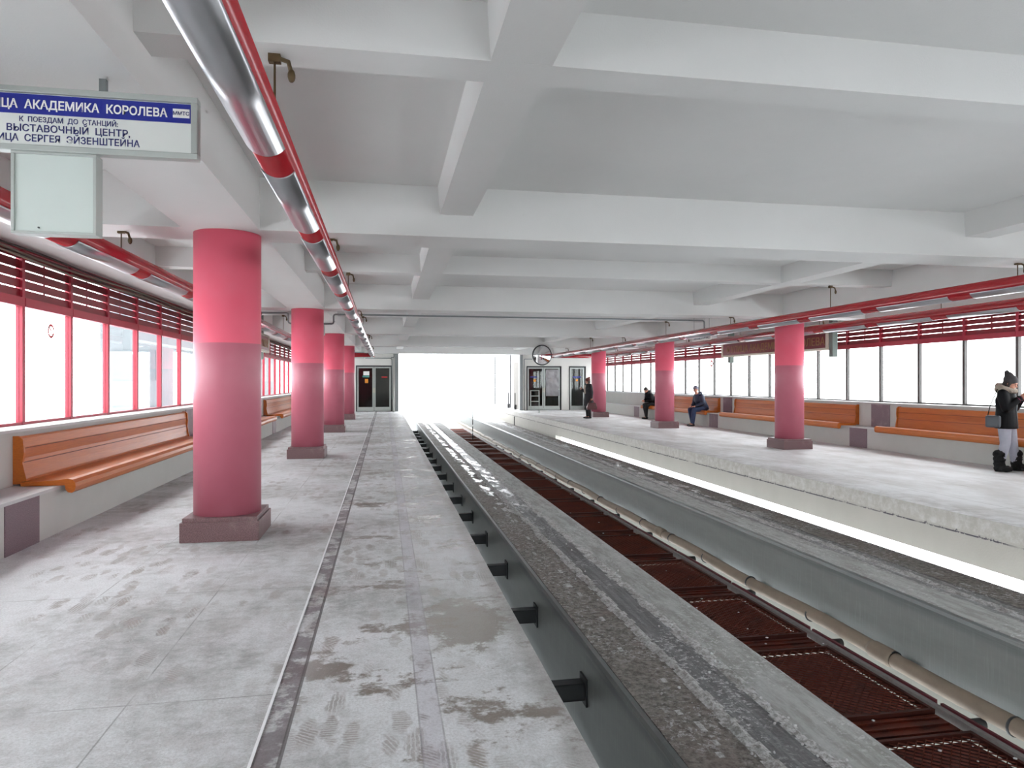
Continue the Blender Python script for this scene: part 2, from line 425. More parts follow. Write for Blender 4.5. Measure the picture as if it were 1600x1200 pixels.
# ------------------------------------------------------------------ glazing bays
def bay(i, x, s, y, first):
    """window bay of 1.2 m: mullion at y, frame, pane, louvre. s=+1 when the hall is towards +X"""
    bm = bmesh.new()
    box(bm, x - .035, x + .035, y - .03, y + .03, 1.03 if s > 0 else 2.33, 2.98)             # mullion
    if s > 0: box(bm, x - .03, x + .03, y + .03, y + 1.17, 1.03, 1.06)              # bottom rail
    box(bm, x - .04, x + .04, y + .03, y + 1.17, 2.33, 2.43)              # transom
    box(bm, x - .03, x + .03, y + .03, y + 1.17, 2.95, 3.0)               # head
    w = obj('window_%d' % i, bm, M_FRAME, kind='structure')
    if s < 0:
        bm = bmesh.new(); box(bm, x - .035, x + .035, y - .03, y + .03, 1.03, 2.33); box(bm, x - .03, x + .03, y + .03, y + 1.17, 1.03, 1.06); obj('mullion', bm, M_MULL, w)
    bm = bmesh.new(); box(bm, x - .004, x + .004, y + .03, y + 1.17, 1.06, 2.33); obj('pane', bm, M_GLASS, w)
    bm = bmesh.new()
    for k in range(5):                                                   # inclined slats with thin gaps
        z = 2.43 + k * .106
        a = x + s * .035; b = x - s * .035
        prof = [(a, z + .004), (a, z + .014), (b, z + .088), (b, z + .078)]
        prism(bm, [(x + s * .012, z), (x - s * .002, z), (x - s * .012, z + .094), (x + s * .002, z + .094)], y + .03, y + 1.17)
    box(bm, x - s * .026 - .004, x - s * .026 + .004, y + .58, y + .62, 2.43, 2.95)
    obj('louvre_slats', bm, M_SLAT, w)
    return w
i = 1; wins = {}
for side, x, s in (('l', -3.95, 1), ('r', 11.42, -1)):
    for k in range(-25, 19):
        y = 14.52 + 1.2 * k
        if y < Y0 or y > Y1 - 1.1: continue
        wins[(side, k)] = bay(i, x, s, y, False); i += 1
bx('window_90', M_FRAME, (-3.985, -3.915, 36.12, 36.2, 1.03, 2.98), kind='structure')
bx('window_91', M_FRAME, (11.385, 11.455, 36.12, 36.2, 1.03, 2.98), kind='structure')

# stickers on panes
def ring_x(bm, c, r, w, x, seg=24):
    vi = []; vo = []
    for k in range(seg):
        a = 2 * PI * k / seg
        vo.append(bm.verts.new((x, c[0] + r * math.cos(a), c[1] + r * math.sin(a)))); vi.append(bm.verts.new((x, c[0] + (r - w) * math.cos(a), c[1] + (r - w) * math.sin(a))))
    for k in range(seg): bm.faces.new((vo[k], vo[(k + 1) % seg], vi[(k + 1) % seg], vi[k]))
bm = bmesh.new(); ring_x(bm, (9.22, 2.11), .085, .028, -3.943)
for (a, b) in (((9.17, 2.16), (9.27, 2.06)),):
    d = .014
    bm.faces.new([bm.verts.new((-3.943, a[0] - d, a[1])), bm.verts.new((-3.943, a[0] + d, a[1])), bm.verts.new((-3.943, b[0] + d, b[1])), bm.verts.new((-3.943, b[0] - d, b[1]))])
tag(obj('no_smoking_sticker', bm, M_REDST), 'round red outline prohibition sticker on a tall window pane', 'sticker')
bm = bmesh.new(); ring_x(bm, (23.1, 2.16), .12, .06, 11.40); tag(obj('no_smoking_sticker', bm, M_REDST), 'tiny faded red square sticker high on a window pane across the tracks', 'sticker')

# ------------------------------------------------------------------ end walls and doors
bm = bmesh.new()
def wall_with_holes(bm, x0, x1, y0, y1, zt, holes):
    xs = x0
    for (a, b, h) in holes:
        box(bm, xs, a, y0, y1, 0, zt); box(bm, a, b, y0, y1, h, zt); xs = b
    box(bm, xs, x1, y0, y1, 0, zt)
wall_with_holes(bm, -4.15, .66, 36.4, 36.6, 3.46, [(-1.47, .36, 2.35)])
obj('wall_end', bm, M_ENDWALL, kind='structure')
bm = bmesh.new(); wall_with_holes(bm, 7.16, 11.7, 36.4, 36.6, 3.46, [(7.40, 9.31, 2.35), (9.74, 10.67, 2.35)])
obj('wall_end', bm, M_ENDWALL, kind='structure')
bx('wall_lintel', M_CEIL, (.66, 7.16, 36.4, 36.6, 3.1, 3.46), kind='structure')
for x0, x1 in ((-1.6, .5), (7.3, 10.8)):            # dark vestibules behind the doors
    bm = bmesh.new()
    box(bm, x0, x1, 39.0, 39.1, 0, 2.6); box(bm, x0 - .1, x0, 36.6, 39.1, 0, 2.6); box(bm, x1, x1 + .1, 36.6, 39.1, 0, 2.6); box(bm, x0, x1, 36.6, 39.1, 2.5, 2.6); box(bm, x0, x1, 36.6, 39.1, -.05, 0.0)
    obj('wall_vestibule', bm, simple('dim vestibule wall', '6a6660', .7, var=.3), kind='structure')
def leaf(bm, x0, x1, y=36.42, z0=.02, z1=2.28, w=.07):
    box(bm, x0, x0 + w, y, y + .05, z0, z1); box(bm, x1 - w, x1, y, y + .05, z0, z1)
    box(bm, x0 + w, x1 - w, y, y + .05, z1 - w, z1); box(bm, x0 + w, x1 - w, y, y + .05, z0, z0 + .2)
def door(i, x0, x1, nleaf, fm):
    bm = bmesh.new()
    box(bm, x0, x0 + .05, 36.37, 36.5, 0, 2.35); box(bm, x1 - .05, x1, 36.37, 36.5, 0, 2.35); box(bm, x0 + .05, x1 - .05, 36.37, 36.5, 2.29, 2.35)
    d = obj('door_%d' % i, bm, M_DARK, kind='structure')
    w = (x1 - x0 - .12) / nleaf
    for k in range(nleaf):
        a = x0 + .06 + k * w; b = a + w - .02
        bm = bmesh.new(); leaf(bm, a, b); obj('leaf_frame', bm, fm, d)
        bx('pane', M_GLASS2, (a + .07, b - .07, 36.44, 36.45, .22, 2.21), d)
        hx = b - .05 if k == 0 else a + .01
        bx('handle', M_CREAM, (hx, hx + .04, 36.37, 36.42, .95, 1.2), d)
    return d
d1 = door(1, -1.47, .36, 2, M_ALU); d2 = door(2, 7.40, 9.31, 2, M_ALU); d3 = door(3, 9.74, 10.67, 1, M_ALU)
def sheet(name, mat, x0, x1, z0, z1, label, cat, y=36.425, group=None):
    return tag(bx(name, mat, (x0, x1, y, y + .006, z0, z1)), label, cat, group)
sheet('paper_notice', M_PAPER, -1.1, -.8, 1.85, 2.05, 'white paper notice above a teal one on dark glass door', 'notice')
sheet('paper_notice', M_TEAL, -1.14, -.8, 1.74, 1.83, 'narrow teal notice on dark glass door under a white sheet', 'notice')
sheet('sticker', M_ORANGE, -1.02, -.86, 1.45, 1.66, 'small square orange sticker on dark glass door', 'sticker')
sheet('sticker', M_REDST, -.18, .1, 1.72, 1.78, 'narrow red strip sticker on dark glass door', 'sticker')
sheet('paper_notice', M_PAPER, 8.62, 8.92, 1.84, 2.08, 'square white notice on the film covered glass door', 'notice')
sheet('sticker', M_BLUEP, 8.56, 8.94, 1.76, 1.81, 'narrow blue sticker below the white notice on glass door', 'sticker')
sheet('sticker', M_BLUEP, 7.6, 7.98, 1.74, 1.79, 'narrow blue sticker on the clear dark glass door', 'sticker')
sheet('sticker', M_BLUEP, 9.95, 10.4, 1.74, 1.80, 'narrow blue sticker on the single glass door', 'sticker')
def disc(name, x, z, r, label):
    bm = bmesh.new(); tube(bm, [(x, 36.43, z), (x, 36.422, z)], r, 20); return tag(obj(name, bm, M_ORANGE), label, 'sticker')
disc('round_sticker', 7.85, 1.58, .075, 'round orange sticker on dark half of double glass door')
disc('round_sticker', 8.75, 1.62, .075, 'round orange sticker on film covered half of double glass door')
disc('round_sticker', 10.18, 1.6, .06, 'round orange sticker on the single glass door')
# crumpled plastic film on one leaf
bm = bmesh.new(); NX, NZ = 16, 34; g = []
for a in range(NX + 1):
    for b in range(NZ + 1):
        x = 8.46 + .74 * a / NX; z = .75 + 1.42 * b / NZ
        g.append(bm.verts.new((x, 36.405 + .028 * noise.noise(Vector((x * 5, 3, z * 4))), z)))
for a in range(NX):
    for b in range(NZ):
        j = a * (NZ + 1) + b; f = bm.faces.new((g[j], g[j + 1], g[j + NZ + 2], g[j + NZ + 1])); f.smooth = True
kf = NT('crinkled plastic film', .15, .0); kf.color('a9a6aa'); kf.b.inputs['Alpha'].default_value = .6; kf.bump(kf.noise(6, 5, .6), .6, .05)
tag(obj('plastic_film', bm, kf.m), 'crumpled shiny plastic film hung over one door glass', 'film')

bm = bmesh.new(); box(bm, -4.15, .66, Y0 - .2, Y0, 0, 3.46); box(bm, 7.16, 11.7, Y0 - .2, Y0, 0, 3.46); box(bm, .66, 7.16, Y0 - .2, Y0, 3.1, 3.46)
obj('wall_rear', bm, M_ENDWALL, kind='structure')
# jamb posts
bx('trim_11', M_STEEL, (.5, .68, 36.25, 36.4, 0, 3.1), kind='structure')
bx('trim_12', M_STEEL, (7.0, 7.16, 36.2, 36.6, -.0, 3.12), kind='structure')

# ------------------------------------------------------------------ columns
bm = bmesh.new(); tube(bm, [(0, 0, .22), (0, 0, 2.96)], .312, 64)
shaft_me = obj('shaft', bm, M_COLUMN)
bm = bmesh.new(); rbox(bm, -.335, .335, -.335, .335, .16, .226, .006)
for a in (0, 1, 2, 3):
    t = bmesh.new(); rbox(t, -.352, .348, -.355, -.333, 0, .185, .004)
    bmesh.ops.rotate(t, cent=(0, 0, 0), matrix=Matrix.Rotation(a * PI / 2, 3, 'Z'), verts=t.verts[:]); merge(bm, t)
box(bm, -.33, .33, -.33, .33, 0, .16)
pl_me = obj('plinth', bm, M_GRANITE)
col_labels = {
 (0, 0): 'thick pink round column on granite plinth, largest, before the orange bench', (0, 1): 'pink round column second in the row behind the thick one by the near bench',
 (0, 2): 'pink round column third in its row, between second column and end glass doors', (0, 3): 'small crimson pink column beside the dark double glass door and blue sign',
 (1, 1): 'pink round column partly hiding the long red station sign on the far platform', (1, 2): 'pink round column between the two seated men on the far platform',
 (1, 3): 'pink round column right behind the woman with maroon handbag'}
col_labels[(1, 3)] = 'pink round column just behind the woman with maroon handbag'
for (s, k), lab in col_labels.items():
    t = thing('column', lab, 'column', ((XL, XR)[s], 7.28 + 7.2 * k, 0), group='pink round columns')
    for src in (shaft_me, pl_me):
        c = src.copy(); COL.objects.link(c); c.parent = t
bpy.data.objects.remove(shaft_me); bpy.data.objects.remove(pl_me)

# ------------------------------------------------------------------ benches (local: wall at x=0, seat towards +x, length along y)
def make_bench(L):
    t = thing('bench', 'bench', 'bench')
    bm = bmesh.new()
    prof = [(.0, .49), (.0, .955), (.045, .955), (.06, .94), (.075, .85), (.07, .74), (.085, .62), (.10, .54), (.10, .49)]
    prism(bm, prof, 0, L); obj('backrest', bm, M_WOOD, t)
    bm = bmesh.new()
    prof = [(.095, .475), (.095, .515), (.30, .52), (.44, .53), (.52, .54), (.56, .53), (.585, .50), (.59, .46), (.58, .42), (.555, .40), (.52, .405), (.50, .43), (.49, .475)]
    prism(bm, prof, -.06, L + .02)
    obj('seat', bm, M_WOOD, t)
    for z in (.70, .84):
        bm = bmesh.new(); box(bm, .066, .0795, .0, L, z - .004, z + .004); obj('plank_seam', bm, simple('dark wood seam', '6b2c0c', .5), t)
    for y in (-.002, L - .028):
        bm = bmesh.new(); prism(bm, [(.0, .49), (.0, .965), (.05, .965), (.09, .93), (.10, .8), (.085, .7), (.12, .54), (.12, .49)], y, y + .03)
        obj('end_board', bm, M_WOOD, t)
    return t
B0 = make_bench(5.86)
bl = {('l', 0): 'long orange varnished bench beside the thick pink column', ('l', 1): 'orange wooden bench seen between the thick column and second column', 
      ('l', 2): 'short glimpse of orange bench in the row behind the second pink column',
      ('r', 0): 'orange wooden bench behind the standing woman in fluffy boots', ('r', 1): 'orange wooden bench under the long red station sign',
      ('r', 2): 'orange wooden bench with the man in grey beanie sitting on it'}
first = True
for (s, k), lab in bl.items():
    b = B0 if first else copy_tree(B0); first = False
    y = 7.66 + 7.2 * k
    if s == 'l': b.location = (-3.618, y, 0); b.rotation_euler = (0, 0, 0)
    else:
        b.location = (11.098, y + 5.86, 0); b.rotation_euler = (0, 0, PI)
        if k == 2: b.location = (11.098, 27.7, 0)
    tag(b, lab, 'bench', 'wooden benches along the walls')

# ------------------------------------------------------------------ round light tubes
def arc_panel(bm, r, a0, a1, y0, y1, th=.006, seg=14):
    def pt(rr, a, y): return (rr * math.cos(a), y, rr * math.sin(a))
    A = [math.radians(a0 + (a1 - a0) * k / seg) for k in range(seg + 1)]
    rows = [[bm.verts.new(pt(rr, a, y)) for a in A] for rr in (r, r + th) for y in (y0, y1)]
    i0, i1, o0, o1 = rows
    for k in range(seg):
        for q in ((i0[k], i0[k + 1], i1[k + 1], i1[k]), (o0[k], o1[k], o1[k + 1], o0[k + 1]), (i0[k], o0[k], o0[k + 1], i0[k + 1]), (i1[k], i1[k + 1], o1[k + 1], o1[k])):
            f = bm.faces.new(q); f.smooth = len(set(v.co.y for v in q)) > 1
    bm.faces.new((i0[0], i1[0], o1[0], o0[0])); bm.faces.new((i0[-1], o0[-1], o1[-1], i1[-1]))
bm = bmesh.new(); arc_panel(bm, .103, -146, -38, 0, 1.39); PANEL = obj('reflector', bm, M_CHROME)
bm = bmesh.new()
tube(bm, [(0, 0, .09), (0, 0, .42)], .006, 8); box(bm, -.03, .03, -.02, .02, .42, .49); tube(bm, [(.0, 0, .45), (.07, -.02, .42), (.085, -.02, .36)], .012, 8); ball(bm, (.085, -.02, .35), (.02, .02, .035), 10)
HANG = obj('hanger_rod', bm, simple('tarnished hanger metal', '5c4a30', .6, .4, var=.4, scale=20))
def light_tube(x, z, y0, y1, lab, off=0.0, rot=0):
    t = thing('round_tube_light', lab, 'light', (x, 0, z), group='red tube lights')
    bm = bmesh.new(); tube(bm, [(0, y0, 0), (0, y1, 0)], .1, 40); obj('tube', bm, M_RED, t)
    y = 2.08 + off - 1.76 * 4
    while y + 1.39 < y1:
        if y > y0:
            c = PANEL.copy(); COL.objects.link(c); c.parent = t; c.location = (0, y, 0); c.rotation_euler = (0, rot, 0)
        y += 1.76
    for yr in [r for r in ROWS + [q + 3.64 for q in ROWS]]:
        if y0 < yr < y1:
            c = HANG.copy(); COL.objects.link(c); c.parent = t; deep = any(abs(yr - q) < .01 for q in ROWS)
            c.location = (0, yr, (2.95 - z - .46) if deep else (3.17 - z - .46)); c.scale = (1, 1, 1)
            if deep: c.location = (0, yr, 2.95 - z - .44); 
    return t
light_tube(-.555, 2.68, -2.5, 31.0, 'polished silver and red ceiling tube passing over the near platform edge')
light_tube(-2.50, 2.68, -2.5, 31.0, 'red tube light with silver panels hung above the near benches', .5, math.radians(-8))
light_tube(7.60, 2.70, -2.5, 31.2, 'long red tube light along the far platform edge, in front of its columns', .9, math.radians(10))
light_tube(9.80, 2.72, -2.5, 31.2, 'red tube light above the far benches, behind the columns', .2, math.radians(8))
bpy.data.objects.remove(PANEL); bpy.data.objects.remove(HANG)
for x0, x1, y, z, lab in ((-2.5, -.46, 31.1, 2.68, 'short red crossing tube by the dark double glass door'), (7.5, 9.9, 31.3, 2.71, 'short red crossing tube behind the round convex mirror')):
    bm = bmesh.new(); tube(bm, [(x0, y, z), (x1, y, z)], .1, 32); tag(obj('cross_tube', bm, M_RED), lab, 'tube')

# ------------------------------------------------------------------ guideway beams
def mk_beamtop(x0, w, mir):
    k = NT('dirty concrete running surface', .6)
    x, y, z = k.xyz()[0:3]
    wob = k.math('MULTIPLY', k.math('SUBTRACT', k.noise(3, 5, .7), .5), .10)
    wob2 = k.math('MULTIPLY', k.math('SUBTRACT', k.noise(12, 4, .7), .5), .05)
    u = k.math('ADD', k.math('ADD', k.math('DIVIDE', k.math('SUBTRACT', x, x0), w), wob), wob2)
    if mir: u = k.math('SUBTRACT', 1.0, u)
    n = k.noise(22, 6, .75); n2 = k.noise(5, 6, .7, k.mp((2.5, .5, 1)))
    grey = k.mix(k.ramp(n2, .35, .65), '83847f', 'a3a5a4')
    brown = k.mix(k.ramp(n, .35, .62), '46413c', '85817b')
    brown = k.mix(k.math('MULTIPLY', k.ramp(k.noise(2.2, 4), .45, .7), .5), brown, '6a5b55')
    c = k.mix(k.ramp(u, .36, .40), brown, '3a3a3a')
    lane = k.mix(k.ramp(k.noise(4, 5, .7, k.mp((6, .35, 1))), .4, .65), '303133', '5c5e5f')
    c = k.mix(k.ramp(u, .40, .42), c, lane)
    c = k.mix(k.ramp(u, .62, .66), c, grey)
    gr = k.math('MULTIPLY', k.ramp(k.noise(30, 5, .8), .52, .62), k.ramp(k.noise(1.7, 4), .35, .6))
    c = k.mix(k.math('MULTIPLY', gr, .8), c, 'c4c5c6')
    ice_glare = k.math('MULTIPLY', k.ramp(k.noise(2.4, 5, .65, k.mp((2.2, .9, 1))), .53, .56), k.ramp(y, 8, 14))
    ice_glare = k.math('MULTIPLY', ice_glare, k.band(u, .42, .16, .06))
    c = k.mix(k.math('MULTIPLY', ice_glare, .95), c, 'f0f3f6')  # icy snow patches, with the glare of the opening painted in as white
    k.color(c); k.rough(k.mix(ice_glare, k.mix(k.band(u, .52, .1, .02), (.7, .7, .7, 1), (.42, .42, .42, 1)), (.12, .12, .12, 1)))
    k.bump(k.math('ADD', n, k.math('MULTIPLY', n2, .5)), .5, .012); return k.m
def mk_beamface():
    k = NT('blue grey beam side paint', .42, .15)
    z = k.xyz()[2]
    c = k.mix(k.noise(3, 5, .65, k.mp((1, .6, 3))), '787c7a', '8f9290')
    st = k.noise(9, 4, .6, k.mp((1, 6, .35))); c = k.mix(k.math('MULTIPLY', k.ramp(st, .5, .8), .35), c, 'a3aba8')
    top = k.math('MULTIPLY', k.ramp(z, -.60, -.50), k.ramp(k.noise(2.5, 4, .6, k.mp((1, .25, 6))), .3, .6))
    c = k.mix(k.math('MULTIPLY', top, .55), c, '50575b')
    k.color(c); k.bump(k.wave(28, .5, 1, dir='Y'), .06, .004); return k.m
M_BFACE = mk_beamface()
def beam(x0, x1, mir, lab, x_web):
    t = thing('guideway_beam', lab, 'track beam')
    t.location = (0, 0, 0)
    bm = bmesh.new()
    zb = -1.04 if mir else -2.2
    prof = [(x0, zb), (x0, -.49), (x0 + .012, -.462), (x0 + .035, -.452), (x1 - .035, -.452), (x1 - .012, -.462), (x1, -.49), (x1, zb)]
    prism(bm, prof, -15.9, 75); obj('box_girder', bm, M_BFACE, t)
    bm = bmesh.new(); box(bm, x0 + .04, x1 - .04, -15.9, 75, -.452, -.447); obj('running_surface', bm, mk_beamtop(x0, x1 - x0, mir), t)
    if mir: bm = bmesh.new(); box(bm, x_web[0], x_web[1], -15.9, 75, -2.2, -1.04); obj('lower_web', bm, x_web[2], t)
    return t
LB = beam(1.47, 2.66, False, 'steel sided track beam beside the near platform, joined to it by stub brackets', (1.475, 2.5, M_BFACE))
RB = beam(4.68, 5.82, True, 'steel sided track beam next to the far platform with pipe along it', (4.76, 5.7, M_LIGHTGREY))
for k in range(18):
    y = 5.0 + 1.7 * (k - 1)
    bm = bmesh.new(); box(bm, .80, 1.472, y - .004, y + .004, -.86, -.74); box(bm, .80, 1.472, y - .004, y + .09, -.745, -.735); box(bm, .80, 1.472, y - .004, y + .09, -.865, -.855); box(bm, 1.455, 1.472, y - .04, y + .13, -.9, -.70)
    b = obj('stub_bracket', bm, M_DARK, LB)
for k in range(14):
    y = 4.2 + 1.25 * k; bm = bmesh.new(); rbox(bm, 4.635, 4.71, y, y + .19, -1.045, -1.03, .004); obj('clip_plate', bm, M_WHITEP, RB)

# snow and grit crust on the beams
def crust(name, x0, x1, ridges, lab, base=-.449):
    bm = bmesh.new()
    nx = 64; ys = []; y = .3
    while y < 33.3: ys.append(y); y += .03 + max(0, y - 4) * .012
    rows = []
    for y in ys:
        r = []
        for i in range(nx + 1):
            u = i / nx; x = x0 + .045 + (x1 - x0 - .09) * u
            h = -.008
            uu = u + .02 * noise.noise(Vector((0, y * 1.5, 5))) + .008 * noise.noise(Vector((x * 9, y * 9, 1)))
            for (c, w, a) in ridges:
                wv = w * (1 + .5 * noise.noise(Vector((c * 20, y * 1.1, 2))))
                d = (uu - c) / wv
                h += a * math.exp(-d * d) * (.6 + .9 * noise.noise(Vector((x * 22, y * 22, 3))) + .5 * noise.noise(Vector((x * 60, y * 50, 4))))
            h += .006 * noise.noise(Vector((x * 18, y * 18, 9))) + .005 * noise.noise(Vector((x * 50, y * 50, 7)))
            r.append(bm.verts.new((x, y, max(base + h, -.4465))))
        rows.append(r)
    for a, b in zip(rows, rows[1:]):
        for i in range(nx):
            if max(v.co.z for v in (a[i], a[i + 1], b[i], b[i + 1])) > -.446: f = bm.faces.new((a[i], a[i + 1], b[i + 1], b[i])); f.smooth = True
    for v in [v for v in bm.verts if not v.link_faces]: bm.verts.remove(v)
    k = NT('gritty packed snow', .75); c = k.mix(k.ramp(k.noise(26, 6, .8), .38, .62), '84837f', 'c9cacb')
    k.color(k.mix(k.math('MULTIPLY', k.ramp(k.noise(3, 4), .5, .7), .4), c, '6d645e')); k.bump(k.noise(70, 5, .7), .6, .01)
    o = obj(name, bm, k.m); tag(o, lab, 'snow', kind='stuff'); return o
crust('packed_snow', 1.47, 2.66, [(.39, .035, .034), (.67, .045, .028), (.2, .14, .008)], 'dirty packed snow ridges on the track beam beside the near platform')
crust('packed_snow', 4.68, 5.80, [(.47, .05, .03), (.3, .1, .006), (.75, .08, .007)], 'dirty packed snow ridge along the far track beam')
bm = bmesh.new()
for i in range(420):
    y = .8 + random.random() ** 1.8 * 14; u = random.choice((random.gauss(.39, .05), random.gauss(.68, .04), random.random()))
    if not .04 < u < .96: continue
    r = random.uniform(.003, .011); t = bmesh.new(); bmesh.ops.create_icosphere(t, subdivisions=1, radius=r)
    for v in t.verts: v.co *= random.uniform(.7, 1.3)
    bmesh.ops.translate(t, verts=t.verts[:], vec=(1.47 + 1.19 * u, y, -.4465 + r * 1.1)); merge(bm, t)
tag(obj('snow_crumbs', bm, simple('grey snow crumb', 'c0c1c2', .8, var=.3, scale=30)), 'loose crumbs of dirty snow strewn over the near track beam', 'snow', kind='stuff')

# ------------------------------------------------------------------ rusty gratings between the beams
def mk_rust():
    k = NT('red brown rusty grating', .5, .2)
    c = k.mix(k.noise(3, 5, .7), '3a150e', '7e3219'); dk = k.ramp(k.noise(1.6, 5, .7), .5, .68)
    k.color(k.mix(k.math('MULTIPLY', dk, .6), c, '241a18')); k.bump(k.noise(60, 4), .3, .004); return k.m
M_RUST = mk_rust(); M_RUSTD = simple('dark rust plate', '50231a', .5, .2, var=.35, scale=4)
def make_grate():
    t = thing('grating_panel', 'rusty red mesh grating panel lying between the two track beams', 'grating', group='rusty gratings between the track beams')
    X0, X1, LY = 2.74, 4.24, 1.3
    bm = bmesh.new()
    ny = 34; nx = 40
    for j in range(ny):                             # expanded metal: zigzag strands
        y = .02 + (LY - .04) * j / (ny - 1); pv = None
        for i in range(nx + 1):
            x = X0 + (X1 - X0) * i / nx; yy = y + (.016 if (i + j) % 2 else -.016) * .95
            v = (x, yy)
            if pv:
                a = [bm.verts.new((p[0], p[1] + d, z)) for p in (pv, v) for d, z in ((-.004, -.004), (.004, .004))]
                bm.faces.new((a[0], a[1], a[3], a[2]))
                b = [bm.verts.new((p[0], p[1] + .004, z)) for p in (pv, v) for z in (.004, -.008)]
                bm.faces.new((b[0], b[1], b[3], b[2]))
            pv = v
    obj('expanded_mesh', bm, M_RUST, t)
    bm = bmesh.new()
    for (a, b, c, d) in ((X0 - .03, X1 + .03, -.03, .0), (X0 - .03, X1 + .03, LY, LY + .03), (X0 - .03, X0, 0, LY), (X1, X1 + .03, 0, LY)): box(bm, a, b, c, d, -.03, .018)
    obj('frame', bm, M_RUSTD, t)
    bm = bmesh.new(); box(bm, X0, X1, 0, LY, -.055, -.045); obj('backing_sheet', bm, M_RUSTD, t)
    bm = bmesh.new(); box(bm, X0 - .03, X1 + .03, LY + .03, LY + .37, -.04, -.02)
    for q in (.1, .2, .3): box(bm, X0, X1, LY + q - .006, LY + q + .006, -.02, -.002)
    obj('joint_plate', bm, M_RUST, t)
    return t
G0 = make_grate()
for k in range(22):
    g = G0 if k == 0 else copy_tree(G0); g.location = (0, 1.45 + 1.7 * k, -1.10)
t = thing('edge_angle', 'dark red steel angle rail beside the rusty gratings', 'rail')
bm = bmesh.new(); box(bm, 4.285, 4.33, .5, 45, -1.13, -1.065); obj('kerb_flat', bm, simple('grey crusty flat bar', '8b8785', .7, var=.4, scale=20), t)
for k in range(-1, 24):
    y = 1.45 + 1.7 * k; bm = bmesh.new(); box(bm, 4.345, 4.37, y + .06, y + 1.70, -1.13, -1.055); obj('red_flange', bm, simple('maroon steel flange', '5e1c26', .45, var=.3), t)
t = thing('pipe', 'beige insulated pipe running along the far track beam', 'pipe')
bm = bmesh.new(); pts = [(4.54 + .012 * math.sin(y * 1.3), y, -1.02 + .012 * math.sin(y * 2.1)) for y in [1 + .5 * i for i in range(88)]]
tube(bm, pts, .07, 16); obj('insulation', bm, M_PVC, t)
for k in range(26):
    y = 3.1 + 1.25 * k; bm = bmesh.new(); tube(bm, [(4.54 + .012 * math.sin(y * 1.3), y, -1.02), (4.54 + .012 * math.sin(y * 1.3), y + .02, -1.02)], .076, 16); obj('pipe_band', bm, M_DARK, t)
for k in range(16):
    y = 2.95 + 1.7 * k; bm = bmesh.new(); tube(bm, [(4.42, y, -1.14), (4.54, y, -1.14)], .045, 16); obj('pipe_roller', bm, M_DARK, t)
for y in (5.6, 10.9): bm = bmesh.new(); tube(bm, [(4.54, y, -1.02), (4.54, y + .04, -1.02), (4.54, y + .26, -1.02), (4.54, y + .3, -1.02)], [.07, .083, .083, .07], 16); obj('pipe_joint', bm, M_PVC, t)
bm = bmesh.new()
for i in range(46):
    y = 2 + 14 * random.random(); x = random.uniform(2.8, 4.3); r = random.uniform(.004, .012)
    tt = bmesh.new(); bmesh.ops.create_icosphere(tt, subdivisions=1, radius=r); bmesh.ops.scale(tt, vec=(1.4, 1.4, .5), verts=tt.verts[:]); bmesh.ops.translate(tt, verts=tt.verts[:], vec=(x, y, -1.08)); merge(bm, tt)
tag(obj('snow_crumbs', bm, M_SNOW), 'small white snow crumbs scattered on the rusty gratings', 'snow', kind='stuff')

bm = bmesh.new()
for (a, b, z) in ((1.48, 2.65, -.44), (4.70, 5.78, -.44)):
    rows = []
    for j in range(90):
        y = 33.5 + j * .45; rows.append([bm.verts.new((a + (b - a) * i / 12, y, z + (.0 if i in (0, 12) else .03 + .02 * noise.noise(Vector((i * .4, y, z)))) * min(1, max(0, (y - 34) / 3)) - .004)) for i in range(13)])
    for p, q in zip(rows, rows[1:]):
        for i in range(12): bm.faces.new((p[i], p[i + 1], q[i + 1], q[i])).smooth = True
tag(obj('fresh_snow', bm, M_SNOW), 'fresh white snow covering the track beams out past the opening', 'snow', kind='stuff')
# striped measuring pole, small posts, rails at the far end
t = thing('marker_pole', 'thin black and white banded pole standing between the track beams', 'pole', (3.85, 31, -1.09))
bm = bmesh.new(); tube(bm, [(0, 0, 0), (0, 0, 1.28)], .018, 10); obj('rod', bm, M_BLACK, t)
for z in (.3, .6, .9): bm = bmesh.new(); tube(bm, [(0, 0, z), (0, 0, z + .08)], .021, 10); obj('white_band', bm, M_WHITEP, t)
bm = bmesh.new(); tube(bm, [(5.74, 31, -.45), (5.74, 31, -.05)], .02, 10); tag(obj('stub_post', bm, M_DARK), 'short dark post on the far track beam near the opening', 'post')
for y in (37.5, 39.6):
    bm = bmesh.new(); tube(bm, [(7.0, y, 0), (7.0, y, .25), (6.98, y, .26), (6.98, y, .9)], [.07, .07, .03, .03], 10)
    tag(obj('bollard_post', bm, M_BLACK), 'short black post outside before the white corrugated wall' if y < 38 else 'thin black post outside farther along the white corrugated wall', 'post')
def rail(x, y, w, lab):
    t = thing('guard_rail', lab, 'railing', (x, y, 0))
    for q in (0, w):
        if q == 0 and w > .3: pass
        bm = bmesh.new(); tube(bm, [(q, 0, 0 if q == w else .12), (q, 0, 1.1)], .022, 10); obj('post', bm, M_ALU, t)
    for z in (.28, .55, .82, 1.08): bm = bmesh.new(); tube(bm, [(0, 0, z), (w, 0, z)], .018, 8); obj('rung', bm, M_ALU, t)
    bm = bmesh.new(); tube(bm, [(w, 0, 0), (w, 0, .02)], .06, 14); obj('foot_plate', bm, M_ALU, t)
rail(7.0, 33.4, .42, 'small silver ladder shaped guard rail at the far platform edge')
t = thing('guard_post', 'thin steel post at the near platform edge by the opening', 'post', (.42, 35.2, 0))
bm = bmesh.new(); tube(bm, [(0, 0, 0), (0, 0, 1.1)], .022, 10); obj('post', bm, M_ALU, t)
bm = bmesh.new(); tube(bm, [(0, 0, 0), (0, 0, .02)], .07, 14); obj('foot_plate', bm, M_ALU, t)

